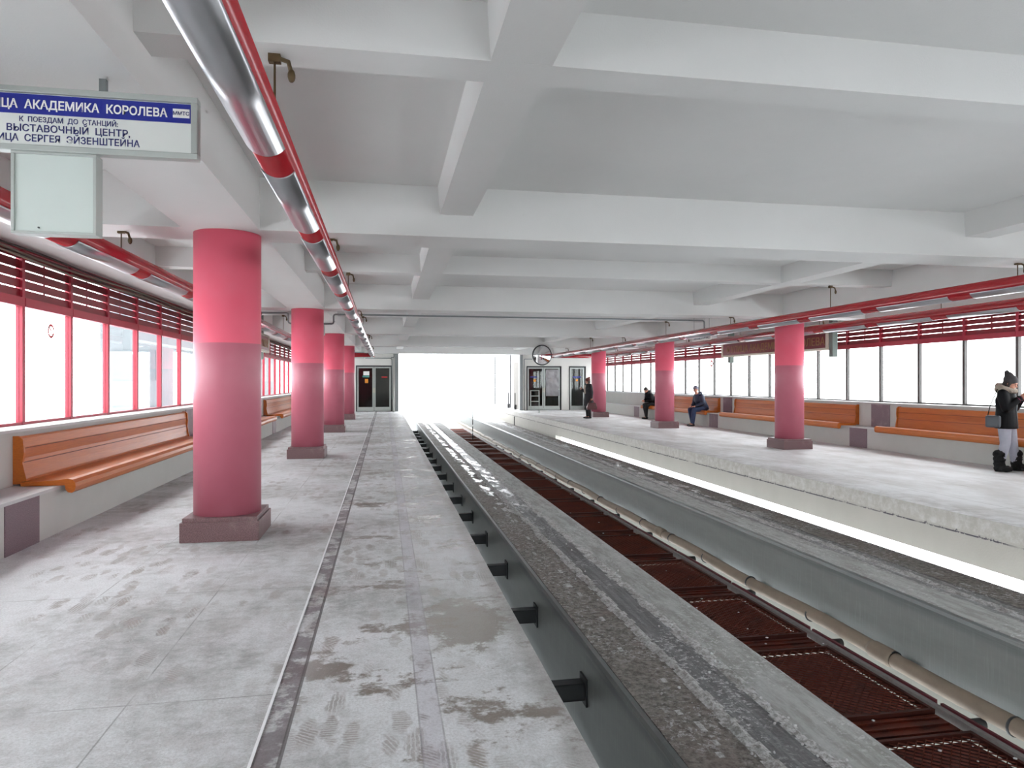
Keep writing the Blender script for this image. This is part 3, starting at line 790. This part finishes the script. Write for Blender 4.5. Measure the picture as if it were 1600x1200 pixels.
# ------------------------------------------------------------------ convex mirror
t = thing('convex_mirror', 'round convex safety mirror hung at the end of the long red tube', 'mirror', (6.42, 28.35, 2.62), math.radians(8))
bm = bmesh.new(); R, rad = 1.0, .41; ring = []; seg = 40
c0 = bm.verts.new((0, -(R - math.sqrt(R * R - rad * rad)) - .02, 0))
prev = None
for j in range(1, 11):
    r = rad * j / 10; yy = -(math.sqrt(R * R - r * r) - math.sqrt(R * R - rad * rad)) - .02
    cur = [bm.verts.new((r * math.cos(2 * PI * k / seg), yy, r * math.sin(2 * PI * k / seg))) for k in range(seg)]
    for k in range(seg):
        f = bm.faces.new((c0, cur[k], cur[(k + 1) % seg]) if prev is None else (prev[k], cur[k], cur[(k + 1) % seg], prev[(k + 1) % seg])); f.smooth = True
    prev = cur
obj('mirror_dome', bm, M_MIRROR, t)
bm = bmesh.new(); tube(bm, [(0, -.03, 0), (0, .03, 0)], .43, 40); obj('rim', bm, M_BLACK, t)
bm = bmesh.new(); tube(bm, [(0, .035, .2), (0, .12, .30), (0, .2, .42)], .02, 10); obj('bracket', bm, M_DARK, t)

# ------------------------------------------------------------------ hanging signs
FR = (PI / 2, 0, 0)
def hang_sign(x1, y, lab, lab_g, full=True):
    """transverse sign facing -Y; x1 is its track-side end"""
    Wd, Hh, z0 = 1.50, .30, 2.58
    t = thing('hanging_sign', lab, 'sign', (x1 - Wd, y, z0), group=lab_g)
    bm = bmesh.new()
    f = .032
    rbox(bm, 0, Wd, 0, .06, 0, f * .9, .004); rbox(bm, 0, Wd, 0, .06, Hh - f * .9, Hh, .004); rbox(bm, 0, f, 0, .06, f * .9, Hh - f * .9, .004); rbox(bm, Wd - f, Wd, 0, .06, f * .9, Hh - f * .9, .004)
    obj('frame', bm, M_ALU, t)
    bx('panel', M_WHITEP, (f, Wd - f, .018, .05, f * .9, Hh - f * .9), t)
    bx('blue_band', M_BLUEP, (f, Wd - f, .014, .018, Hh - .032 - .092, Hh - .033), t)
    text('lettering', 'УЛИЦА  АКАДЕМИКА  КОРОЛЕВА', .056, M_WHITEL, t, (Wd - .14, .012, Hh - .032 - .068), FR, 'RIGHT', .001, .0012, .89)
    bx('badge', M_WHITEL, (Wd - f - .083, Wd - f - .008, .010, .014, Hh - .032 - .068, Hh - .032 - .026), t, loc=(0, 0, 0))
    text('badge_lettering', 'ММТС', .024, M_NAVY, t, (Wd - f - .0455, .009, Hh - .032 - .056), FR, 'CENTER', .0005, .0005)
    text('lettering', 'К  ПОЕЗДАМ  ДО  СТАНЦИЙ:', .033, M_NAVY, t, (Wd - .575, .017, .140), FR, 'CENTER', .001, .0004, .91)
    text('lettering', 'ВЫСТАВОЧНЫЙ  ЦЕНТР,', .045, M_NAVY, t, (Wd - .575, .017, .094), FR, 'CENTER', .001, .0006, .98)
    text('lettering', 'УЛИЦА  СЕРГЕЯ  ЭЙЗЕНШТЕЙНА', .045, M_NAVY, t, (Wd - .60, .017, .048), FR, 'CENTER', .001, .0006, .92)
    for q in (.35, Wd - .45):
        bm = bmesh.new(); box(bm, q, q + .03, .03, .06, Hh, Hh + .1); obj('hanger', bm, M_STEEL, t)
    b = thing('blank_sign_box', 'square blank pale panel hanging below the ' + ('blue station name sign' if lab_g else 'sign'), 'sign box', (x1 - .82, y + .01, z0 - .385), group='blank boxes under the station signs')
    bm = bmesh.new()
    w, h = .365, .385
    rbox(bm, 0, w, 0, .08, 0, .012, .002); rbox(bm, 0, w, 0, .08, h - .012, h, .002); rbox(bm, 0, .014, 0, .08, .012, h - .012, .002); rbox(bm, w - .014, w, 0, .08, .012, h - .012, .002)
    obj('frame', bm, M_ALU, b); bx('panel', simple('pale green grey plexiglass', 'c3cdc8', .35, var=.03), (.014, w - .014, .01, .07, .012, h - .012), b)
    bm = bmesh.new(); tube(bm, [(.115, .011, .03), (.115, .004, .03)], .004, 8); obj('screw', bm, M_DARK, b)
    return t, b
s1, b1 = hang_sign(-.895, 3.60, 'blue and white station name sign hanging large at the upper corner', 'station name signs')
s2, b2 = hang_sign(-.93, 32.4, 'tiny distant blue and white sign beside the smallest pink column', 'station name signs')
b1['label'] = 'square blank pale panel hanging below the large blue and white sign'
b2['label'] = 'tiny blank panel below the distant blue and white sign'

def wall_sign(x, s, ya, yb, lab, post_lab):
    """long dark red sign along the wall; s=-1 faces -X"""
    t = thing('station_name_sign', lab, 'sign', (x, (ya + yb) / 2, 2.28))
    L = (yb - ya) / 2; bm = bmesh.new()
    for d in ((-.06, .06, -L, L, 0, .05), (-.06, .06, -L, L, .40, .45), (-.06, .06, -L, -L + .12, .05, .40), (-.06, .06, L - .12, L, .05, .40)): rbox(bm, *d, .005)
    obj('frame', bm, M_CREAM, t)
    bx('panel', M_REDP, (-.045, .045, -L + .12, L - .12, .05, .40), t)
    rot = (PI / 2, 0, -PI / 2) if s < 0 else (PI / 2, 0, PI / 2)
    x_ = s * .05
    yt = (L - .62) if s < 0 else (-L + .62)
    text('lettering', 'УЛИЦА АКАДЕМИКА КОРОЛЕВА', .27, M_GOLD, t, (x_, yt, .125), rot, 'LEFT', .004, .001, (2 * L - .85) / 4.25)
    o = text('lettering', 'М', .15, M_GOLD, t, (x_, yt + (.19 if s < 0 else -.19), .17), rot, 'CENTER', .004, .001)
    bm = bmesh.new(); ring_x(bm, (yt + (.19 if s < 0 else -.19), .22), .12, .015, x_); obj('emblem_ring', bm, M_GOLD, t)
    for yy in (ya - .12, yb + .12) if False else (ya - .10, yb - .3):
        xx = x - s * .12 if yy > ya else x
        bm = bmesh.new(); rbox(bm, xx - .07, xx + .07, yy - .07, yy + .07, 2.1, 3.44, .008); box(bm, xx - .1, xx + .1, yy - .1, yy + .1, 3.435, 3.45)
        tag(obj('square_post', bm, M_DUCT), 'grey green square post ' + ('at the near end of ' if yy < ya else 'behind the far end of ') + post_lab, 'post')
    return t
wall_sign(10.55, -1, 15.15, 20.6, 'long dark red station name sign with gold letters over the far benches', 'the long red sign')
wall_sign(-3.1, 1, 14.4, 19.5, 'dark red station name sign seen edge on between the thick column and the second', 'red sign above near benches')
# small white sign on the long tube
t = thing('small_sign', 'small white sign with dark print hanging under the long red tube', 'sign', (8.25, 17.3, 2.60))
bx('plate', M_WHITEP, (-.015, .015, -.55, .55, 0, .17), t, .004)
text('lettering', 'ВЫХОД В ГОРОД', .10, M_NAVY, t, (-.018, .42, .05), (PI / 2, 0, -PI / 2), 'LEFT', .001)
for q in (-.45, .45): bm = bmesh.new(); tube(bm, [(0, q, .17), (0, q, .85)], .006, 6); obj('hanger_rod', bm, M_STEEL, t)
# small speaker on the track side of the second column
t = thing('loudspeaker', 'small grey box hanging beside the second pink column of its row', 'speaker', (-1.5, 17.5, 2.64))
bx('housing', M_ALU, (-.05, .05, -.14, .14, 0, .26), t, .01); bx('bracket', M_DARK, (-.012, .012, -.02, .02, .26, .31), t)

# ------------------------------------------------------------------ conduits and cables
def conduit(pts, r, lab, mat=M_STEEL):
    bm = bmesh.new(); tube(bm, pts, r, 8)
    return tag(obj('conduit', bm, mat), lab, 'conduit')
def elbow(pts):
    out = []
    for i, p in enumerate(pts):
        p = Vector(p)
        if 0 < i < len(pts) - 1:
            a = (Vector(pts[i - 1]) - p).normalized(); b = (Vector(pts[i + 1]) - p).normalized()
            out += [p + a * .04, p + (a + b) * .012, p + b * .04]
        else: out.append(p)
    return out
conduit(elbow([(-3.2, 14.85, 2.91), (-1.95, 14.85, 2.91), (-1.95, 14.85, 2.70), (-1.05, 14.85, 2.70), (-1.05, 14.85, 2.90), (7.15, 14.85, 2.90), (7.15, 14.85, 2.72)]), .018, 'thin grey conduit crossing the ceiling above the tracks')
conduit(elbow([(-1.0, 36.3, 2.72), (.25, 36.3, 2.72), (.34, 36.3, 2.68), (.34, 36.3, .6)]), .022, 'grey conduit bending down beside the dark double glass door')
conduit(elbow([(.30, 36.28, 2.76), (.44, 36.28, 2.76), (.44, 36.28, 3.0)]), .022, 'short grey conduit elbow above the dark double glass door')
conduit(elbow([(7.26, 36.3, 0), (7.26, 36.3, 2.72), (7.7, 36.3, 2.72)]), .022, 'grey conduit climbing the white wall beside the steel jamb')
for i in range(4):
    pts = []; y = -3
    while y < 36:
        pts.append((-3.80 + .028 * (i % 2) + .008 * math.sin(y * 1.7 + i * 2), y, 2.905 - .028 * i + .022 * math.sin(y * (.9 + .13 * i) + i * 1.7))); y += .3
    bm = bmesh.new(); tube(bm, pts, .013, 6)
    tag(obj('cable', bm, simple('cable sheath %d' % (i % 2), ('4a4642', '7c7566')[i % 2], .6)), 'dark cable in the sagging bundle above the red louvres', 'cable', 'bundled cables above the louvres')
# ------------------------------------------------------------------ people
M_COATB = simple('black padded coat', '0b0b0f', .7, var=.3, scale=8, bump=.5, bscale=14, spec=.2)
M_COATN = simple('navy jacket', '1d2740', .6, var=.25, scale=8, bump=.4, bscale=14)
M_COATD = simple('dark patterned coat', '1b1a20', .75, var=.6, scale=40, bump=.3, bscale=20)
M_JEANB = simple('blue denim', '2b3b5c', .8, var=.25, scale=20)
M_JEANG = simple('light grey jeans', 'a6a7b3', .8, var=.2, scale=14)
M_TROUB = simple('black trousers', '17171a', .8, var=.2)
M_HATG = simple('dark grey knit', '3c3a3c', .9, var=.3, scale=50, bump=.6, bscale=90)
M_HATL = simple('grey knit beanie wool', '6c7080', .9, var=.3, scale=50, bump=.6, bscale=90)
M_HATR = simple('rust brown knit', '6d3a32', .9, var=.3, scale=50, bump=.6, bscale=90)
M_HAIR = simple('dark hair', '261c18', .6, var=.3, scale=30)
M_FUR = simple('beige fur', 'a3968a', .95, var=.35, scale=40, bump=1, bscale=120)
M_FURB = simple('black fluffy fur', '121213', .95, var=.4, scale=40, bump=1, bscale=120)
M_SHOE = simple('black shoe', '1a1a1b', .4, var=.1)
M_BAGR = simple('maroon leather', '4a1519', .35, var=.2)
M_PINK = simple('magenta glove cuff', '8f2350', .8, var=.1)

def remesh(o, vox, sm=4):
    m = o.modifiers.new('remesh', 'REMESH'); m.mode = 'VOXEL'; m.voxel_size = vox; m.use_smooth_shade = True
    s_ = o.modifiers.new('smooth', 'SMOOTH'); s_.factor = .5; s_.iterations = sm
    return o
def lerp(a, b, t): return Vector(a) * (1 - t) + Vector(b) * t
def limb(bm, pts, rad, seg=14):
    """tapered limb, rounded at each joint"""
    pts = [Vector(p) for p in pts]
    for (a, b), (ra, rb) in zip(zip(pts, pts[1:]), zip(rad, rad[1:])):
        tube(bm, [a, lerp(a, b, .3), lerp(a, b, .7), b], [ra, ra * .65 + rb * .4, ra * .3 + rb * .72, rb], seg)
    for p, r in zip(pts, rad): ball(bm, p, r, 12)
def hand(bm, w, d, nrm, side, curl=.5, sc=1.0):
    """palm and five fingers. w wrist, d direction of the hand, nrm palm normal (fingers curl towards it), side +1/-1 for the thumb"""
    w = Vector(w); d = Vector(d).normalized(); nrm = Vector(nrm); nrm = (nrm - d * nrm.dot(d)).normalized(); s_ = d.cross(nrm) * side
    tube(bm, [w - d * .01, w + d * .03 * sc, w + d * .085 * sc], [(.020, .026), (.014, .038), (.012, .040)], 12, up=nrm)
    for i, (o, L) in enumerate(((.030, .068), (.010, .077), (-.010, .071), (-.029, .056))):
        p = w + d * .08 * sc + s_ * o * sc; dd = d.copy(); pts = [p]
        for j, f in enumerate((.45, .32, .23)):
            a = curl * (.7 + .35 * j + .06 * i); dd = (dd * math.cos(a) + nrm * math.sin(a)).normalized(); p = p + dd * L * f * sc; pts.append(p)
            nn = nrm - dd * nrm.dot(dd); 
        tube(bm, pts, [.0095 * sc, .009 * sc, .0082 * sc, .007 * sc], 8)
    p = w + d * .022 * sc + s_ * .026 * sc; q = p + (s_ * .6 + d * .6 + nrm * .3).normalized() * .036 * sc; r = q + (d * .9 + nrm * .5 + s_ * .1).normalized() * .030 * sc
    tube(bm, [p, q, r], [.013 * sc, .0105 * sc, .008 * sc], 8)
def head(bm, c, yaw, pitch):
    R = Matrix.Rotation(yaw, 3, 'Z') @ Matrix.Rotation(pitch, 3, 'Y')
    P = lambda x, y, z: Vector(c) + R @ Vector((x, y, z))
    ball(bm, P(-.01, 0, .02), (.095, .076, .10), 20, R)
    ball(bm, P(.022, 0, -.045), (.062, .056, .068), 16, R)
    ball(bm, P(.055, 0, -.088), (.022, .024, .018), 10, R)                  # chin
    tube(bm, [P(.078, 0, .012), P(.102, 0, -.022), P(.096, 0, -.034)], [.009, .015, .012], 8)  # nose
    tube(bm, [P(.076, -.026, -.056), P(.084, 0, -.055), P(.076, .026, -.056)], [.006, .009, .006], 8)  # lips
    tube(bm, [P(.074, -.05, .028), P(.086, 0, .03), P(.074, .05, .028)], [.01, .012, .01], 8)  # brow
    for s_ in (-1, 1): ball(bm, P(-.012, s_ * .078, -.012), (.018, .009, .030), 10, R)
    return P, R
def make_person(name, lab, loc, rz, J, H, cl):
    """J joints in local space (x forward, y to the person's own left), H head (centre, yaw, pitch), cl clothing"""
    t = thing(name, lab, 'person', loc, rz)
    bm = bmesh.new(); V = Vector
    pel, che, nek = V(J['pelvis']), V(J['chest']), V(J['neck'])
    lat = (V(J['shL']) - V(J['shR'])).normalized()
    tube(bm, [pel - V((0, 0, .06)), pel, lerp(pel, che, .5), che, lerp(che, nek, .7)], [(.13, .10), (.16, .115), (.135, .10), (.165, .115), (.12, .09)], 20, up=lat)
    tube(bm, [nek - V((0, 0, .03)), V(H[0]) - V((0, 0, .05))], [.06, .052], 14)
    P, R = head(bm, *H)
    for q in 'LR':
        limb(bm, [J['sh' + q], J['el' + q], J['wr' + q]], [.052, .040, .026])
        ball(bm, lerp(J['sh' + q], che, .35), .075, 12)
        hd, nr, cu = J['hand' + q]; hand(bm, J['wr' + q], hd, nr, 1 if q == 'L' else -1, cu)
        limb(bm, [J['hp' + q], J['kn' + q], J['an' + q]], [.085, .056, .040])
        a = V(J['an' + q]); f = V(J['toe' + q])
        tube(bm, [a - (f - a).normalized() * .03 - V((0, 0, .03)), lerp(a, f, .5), f], [.035, .035, .025], 12)
    b = remesh(obj('body', bm, M_SKIN, t), .007, 3)
    for s_ in (-1, 1):
        bm = bmesh.new(); ball(bm, P(.073, s_ * .028, .008), (.010, .014, .009), 10, R); obj('eye', bm, M_BLACK, t)
    # hair
    bm = bmesh.new(); ball(bm, P(-.022, 0, .035), (.098, .085, .10), 18, R); ball(bm, P(-.05, 0, -.03), (.06, .075, .08 if cl.get('long') else .05), 14, R)
    if cl.get('long'): 
        for s_ in (-1, 1): tube(bm, [P(.0, s_ * .078, .02), P(.0, s_ * .08, -.08), P(.02, s_ * .07, -.17)], [.02, .024, .015], 10)
    remesh(obj('hair', bm, M_HAIR, t), .008, 4)
    # coat
    bm = bmesh.new(); hem = cl['hem']; k_ = cl.get('k', 1.0)
    path = [V(hem), lerp(hem, pel, .6), pel, lerp(pel, che, .5), che, lerp(che, nek, .75), nek + V((0, 0, .02))]
    hw = cl.get('hw', (.225, .17))
    tube(bm, path, [hw, (hw[0] * .98, hw[1] * .98), (.20 * k_, .155 * k_), (.178 * k_, .145 * k_), (.20 * k_, .155 * k_), (.14, .115), (.085, .08)], 24, up=lat)
    for q in 'LR':
        limb(bm, [lerp(J['sh' + q], che, .12), J['el' + q], lerp(J['el' + q], J['wr' + q], .93)], [.088 * k_, .068 * k_, .05])
    remesh(obj('coat', bm, cl['coat'], t), .012, 5)
    # trousers
    bm = bmesh.new()
    for q in 'LR': limb(bm, [J['hp' + q], J['kn' + q], lerp(J['kn' + q], J['an' + q], .93)], [.105, .078, cl.get('cuff', .062)])
    ball(bm, pel - V((0, 0, .03)), (.15, .17, .12), 16)
    remesh(obj('trousers', bm, cl['trousers'], t), .012, 4)
    for q in 'LR':
        a = V(J['an' + q]); f = V(J['toe' + q]); d = (f - a); d.z = 0; d.normalize(); g = V((a.x, a.y, .0))
        bm = bmesh.new()
        if cl.get('fluffy'):
            for z, r in ((.05, .08), (.13, .085), (.21, .09), (.29, .095)): ball(bm, (g.x + d.x * .01, g.y, z), (r, r, .075), 14)
            ball(bm, g + d * .09 + V((0, 0, .055)), (.13, .08, .055), 14, Matrix.Rotation(math.atan2(d.y, d.x), 3, 'Z'))
            o = remesh(obj('fluffy_boot', bm, M_FURB, t), .012, 1)
            tx = bpy.data.textures.new('fur', 'CLOUDS'); tx.noise_scale = .02
            dm = o.modifiers.new('fur', 'DISPLACE'); dm.texture = tx; dm.strength = .035; dm.mid_level = .5
        else:
            tube(bm, [g - d * .07 + V((0, 0, .04)), g + V((0, 0, .045)), g + d * .10 + V((0, 0, .038)), g + d * .19 + V((0, 0, .028))], [(.036, .036), (.042, .04), (.036, .045), (.024, .036)], 14, up=(0, 0, 1))
            tube(bm, [g + V((0, 0, .03)), g + V((0, 0, cl.get('boot', .11)))], [.045, .05], 14)
            remesh(obj('shoe', bm, M_SHOE, t), .009, 2)
    if cl.get('hat'):
        bm = bmesh.new(); ball(bm, P(-.02, 0, .055), (.108, .093, .095), 18, R)
        tube(bm, [P(-.075, 0, .03), P(-.07, 0, .09)], [.05, .05], 10)
        if cl.get('slouch'): ball(bm, P(-.07, 0, .12), (.07, .06, .06), 14, R)
        pm = cl.get('pom')
        o = remesh(obj('knit_hat', bm, cl['hat'], t), .009, 4)
        if pm: bm = bmesh.new(); ball(bm, P(*pm), .038, 14); obj('pompom', bm, cl['hat'], o)
    if cl.get('fur'):
        bm = bmesh.new(); c = nek + V((-.015, 0, .015)); pts = []
        for a in range(17):
            an = 2 * PI * a / 16; pts.append((c.x + .115 * math.cos(an), c.y + .125 * math.sin(an), c.z + .02 - .05 * math.cos(an)))
        tube(bm, pts, .045, 12); ball(bm, c + V((-.10, 0, .0)), (.065, .11, .07), 14)
        o = remesh(obj('fur_hood', bm, M_FUR, t), .010, 1)
        tx = bpy.data.textures.new('fur', 'CLOUDS'); tx.noise_scale = .02; dm = o.modifiers.new('fur', 'DISPLACE'); dm.texture = tx; dm.strength = .03
    elif cl.get('hood'):
        bm = bmesh.new(); tube(bm, [nek + V((-.10, -.09, .03)), nek + V((-.14, 0, .05)), nek + V((-.10, .09, .03)), nek + V((.02, .10, .0))], [.04, .06, .04, .03], 12)
        remesh(obj('hood', bm, cl['coat'], t), .010, 4)
    if cl.get('zip'):
        bm = bmesh.new(); pts = [lerp(hem, pel, .02), pel, lerp(pel, che, .5), che]; offs = [hw[1] + .004, .155 * k_ + .004, .145 * k_ + .006, .157 * k_]
        tube(bm, [p + V((o_, 0, 0)) for p, o_ in zip(pts, offs)], .006, 6); obj('zip', bm, M_STEEL, t)
    return t, P, R

def world_pt(t, p):
    return Matrix.Translation(t.location) @ Matrix.Rotation(t.rotation_euler.z, 4, 'Z') @ Vector(p)

# woman in fluffy boots (far platform, before the bench)
J = dict(pelvis=(0, 0, .88), chest=(.0, 0, 1.20), neck=(.015, 0, 1.36), shL=(0, .165, 1.31), shR=(0, -.165, 1.31),
         elL=(.05, .20, 1.05), elR=(.06, -.20, 1.06), wrL=(.21, .05, 1.22), wrR=(.22, -.04, 1.24),
         handL=((.6, -.35, .55), (.2, -1, .2), .6), handR=((.6, .3, .6), (.2, 1, .2), .7),
         hpL=(0, .09, .84), hpR=(0, -.09, .84), knL=(.05, .12, .47), knR=(.02, -.10, .47), anL=(.07, .20, .09), anR=(-.06, -.15, .09), toeL=(.20, .25, .03), toeR=(.08, -.18, .03))
pw, P, R = make_person('person', 'woman in black coat, fluffy boots and bobble hat looking at her phone', (10.30, 10.08, 0), math.radians(-64), J, ((.06, 0, 1.475), math.radians(10), math.radians(22)),
    dict(coat=M_COATB, trousers=M_JEANG, hem=(.0, 0, .72), hw=(.215, .165), fluffy=True, hat=M_HATG, slouch=True, pom=(-.115, 0, .155), fur=True, zip=True, long=True, k=1.0))
for q in 'LR':
    bm = bmesh.new(); a = lerp(J['el' + q], J['wr' + q], .82); b = lerp(J['el' + q], J['wr' + q], 1.03); tube(bm, [a, b], [.052, .04], 14); obj('glove_cuff', bm, M_PINK, pw)
def phone(t, p, rx, rz, lab):
    w = world_pt(t, p); e = thing('phone', lab, 'phone', w, t.rotation_euler.z + rz); e.rotation_euler = (0, rx, t.rotation_euler.z + rz)
    bm = bmesh.new(); rbox(bm, -.004, .004, -.036, .036, -.07, .07, .003); obj('case', bm, M_PAPER, e)
    bm = bmesh.new(); box(bm, -.0052, -.004, -.031, .031, -.062, .062); obj('screen', bm, M_BLACK, e)
phone(pw, (.295, .0, 1.32), math.radians(-35), 0, 'pale phone held by the woman in fluffy boots')
w = world_pt(pw, (-.10, -.27, .84)); bag = thing('shoulder_bag', 'small grey shoulder bag at the hip of the woman in fluffy boots', 'bag', w, pw.rotation_euler.z)
bm = bmesh.new(); rbox(bm, -.11, .11, -.045, .045, -.10, .10, .03, 3); obj('pouch', bm, simple('grey leather', '4b4f55', .5, var=.2), bag)
bm = bmesh.new(); tube(bm, [(-.08, 0, .09), (-.06, .04, .25), (.02, .12, .54)], .008, 6); obj('strap', bm, M_BLACK, bag)

# woman with handbag beside the far column
J = dict(pelvis=(0, 0, .90), chest=(-.01, 0, 1.24), neck=(.0, 0, 1.41), shL=(-.01, .17, 1.36), shR=(-.01, -.17, 1.36),
         elL=(-.05, .23, 1.08), elR=(.03, -.22, 1.08), wrL=(-.05, .24, .84), wrR=(.25, -.12, 1.20),
         handL=((0, 0, -1), (.3, -1, 0), 1.1), handR=((.7, .2, .6), (.2, 1, .2), .7),
         hpL=(0, .09, .86), hpR=(0, -.09, .86), knL=(.01, .09, .48), knR=(.02, -.09, .48), anL=(-.02, .10, .09), anR=(.0, -.10, .09), toeL=(.12, .11, .03), toeR=(.14, -.11, .03))
pw2, P, R = make_person('person', 'woman in long dark coat and rust knit hat standing by a pink column', (8.25, 27.75, 0), math.radians(183), J, ((.035, 0, 1.53), math.radians(0), math.radians(14)),
    dict(coat=M_COATD, trousers=M_TROUB, hem=(.0, 0, .52), hw=(.235, .20), hat=M_HATR, pom=(-.10, 0, .13), boot=.3, k=1.08, long=True, cuff=.07))
bm = bmesh.new(); tube(bm, [(.12, -.02, 1.36), (.15, 0, 1.2), (.14, .02, 1.02)], [.05, .06, .05], 12); remesh(obj('scarf', bm, M_FUR, pw2), .01, 3)
phone(pw2, (.325, -.06, 1.30), math.radians(-35), 0, 'phone held up by the woman with the maroon handbag')
w = world_pt(pw2, (-.05, .26, .52)); bag = thing('handbag', 'maroon leather handbag held low by the woman in rust hat', 'bag', w, pw2.rotation_euler.z)
bm = bmesh.new(); prism(bm, [(-.20, -.15), (.20, -.15), (.22, -.05), (.15, .13), (-.15, .13), (-.22, -.05)], -.07, .07); bmesh.ops.bevel(bm, geom=bm.edges[:], offset=.02, segments=3, affect='EDGES', profile=.5); obj('pouch', bm, M_BAGR, bag)
for y in (-.035, .035): bm = bmesh.new(); tube(bm, [(-.10, y, .12), (-.07, y * .5, .21), (0, 0, .255), (.07, y * .5, .21), (.10, y, .12)], .009, 8); obj('handle', bm, M_BAGR, bag)

# seated men: seat height .5
def seated(lean, hd, knee_sp, arms, feet):
    ch = Vector((.10 + lean, 0, .92)); nk = Vector((.14 + lean * 1.6, 0, 1.08))
    J = dict(pelvis=(.0, 0, .62), chest=tuple(ch), neck=tuple(nk), shL=(ch.x + .02, .185, 1.02 - lean * .3), shR=(ch.x + .02, -.185, 1.02 - lean * .3))
    for q, s_ in (('L', 1), ('R', -1)):
        J['hp' + q] = (.02, s_ * .09, .60); J['kn' + q] = (.45, s_ * knee_sp, .56); J['an' + q] = (feet[q], s_ * (knee_sp - .01), .09); J['toe' + q] = (feet[q] + .15, s_ * (knee_sp + .02), .03)
        J['el' + q], J['wr' + q], J['hand' + q] = arms[q]
    return J
J = seated(.16, None, .10, dict(L=((.30, .24, .76), (.50, .06, .72), ((.8, -.3, .2), (0, -1, .4), .7)), R=((.30, -.24, .76), (.50, -.06, .72), ((.8, .3, .2), (0, 1, .4), .7))), dict(L=.46, R=.36))
m1, P, R = make_person('person', 'man in black hunched over on the ledge before the pink column', (10.86, 27.0, 0), math.radians(186), J, ((.42, 0, 1.16), math.radians(12), math.radians(42)),
    dict(coat=M_COATB, trousers=M_TROUB, hem=(-.02, 0, .52), hw=(.20, .17), hood=True, k=1.05))
phone(m1, (.60, 0, .77), math.radians(-60), 0, 'phone in the hands of the hunched man in black')
J = seated(.06, None, .12, dict(L=((.18, .26, .78), (.38, .10, .68), ((.9, -.3, -.1), (0, 0, -1), .4)), R=((.18, -.26, .78), (.38, -.10, .68), ((.9, .3, -.1), (0, 0, -1), .4))), dict(L=.50, R=.36))
m2, P, R = make_person('person', 'man in navy jacket, jeans and grey beanie seated on the orange bench', (10.72, 22.35, 0), math.radians(190), J, ((.30, 0, 1.235), math.radians(58), math.radians(4)),
    dict(coat=M_COATN, trousers=M_JEANB, hem=(-.02, 0, .54), hw=(.20, .18), hat=M_HATL, hood=True, k=1.1))
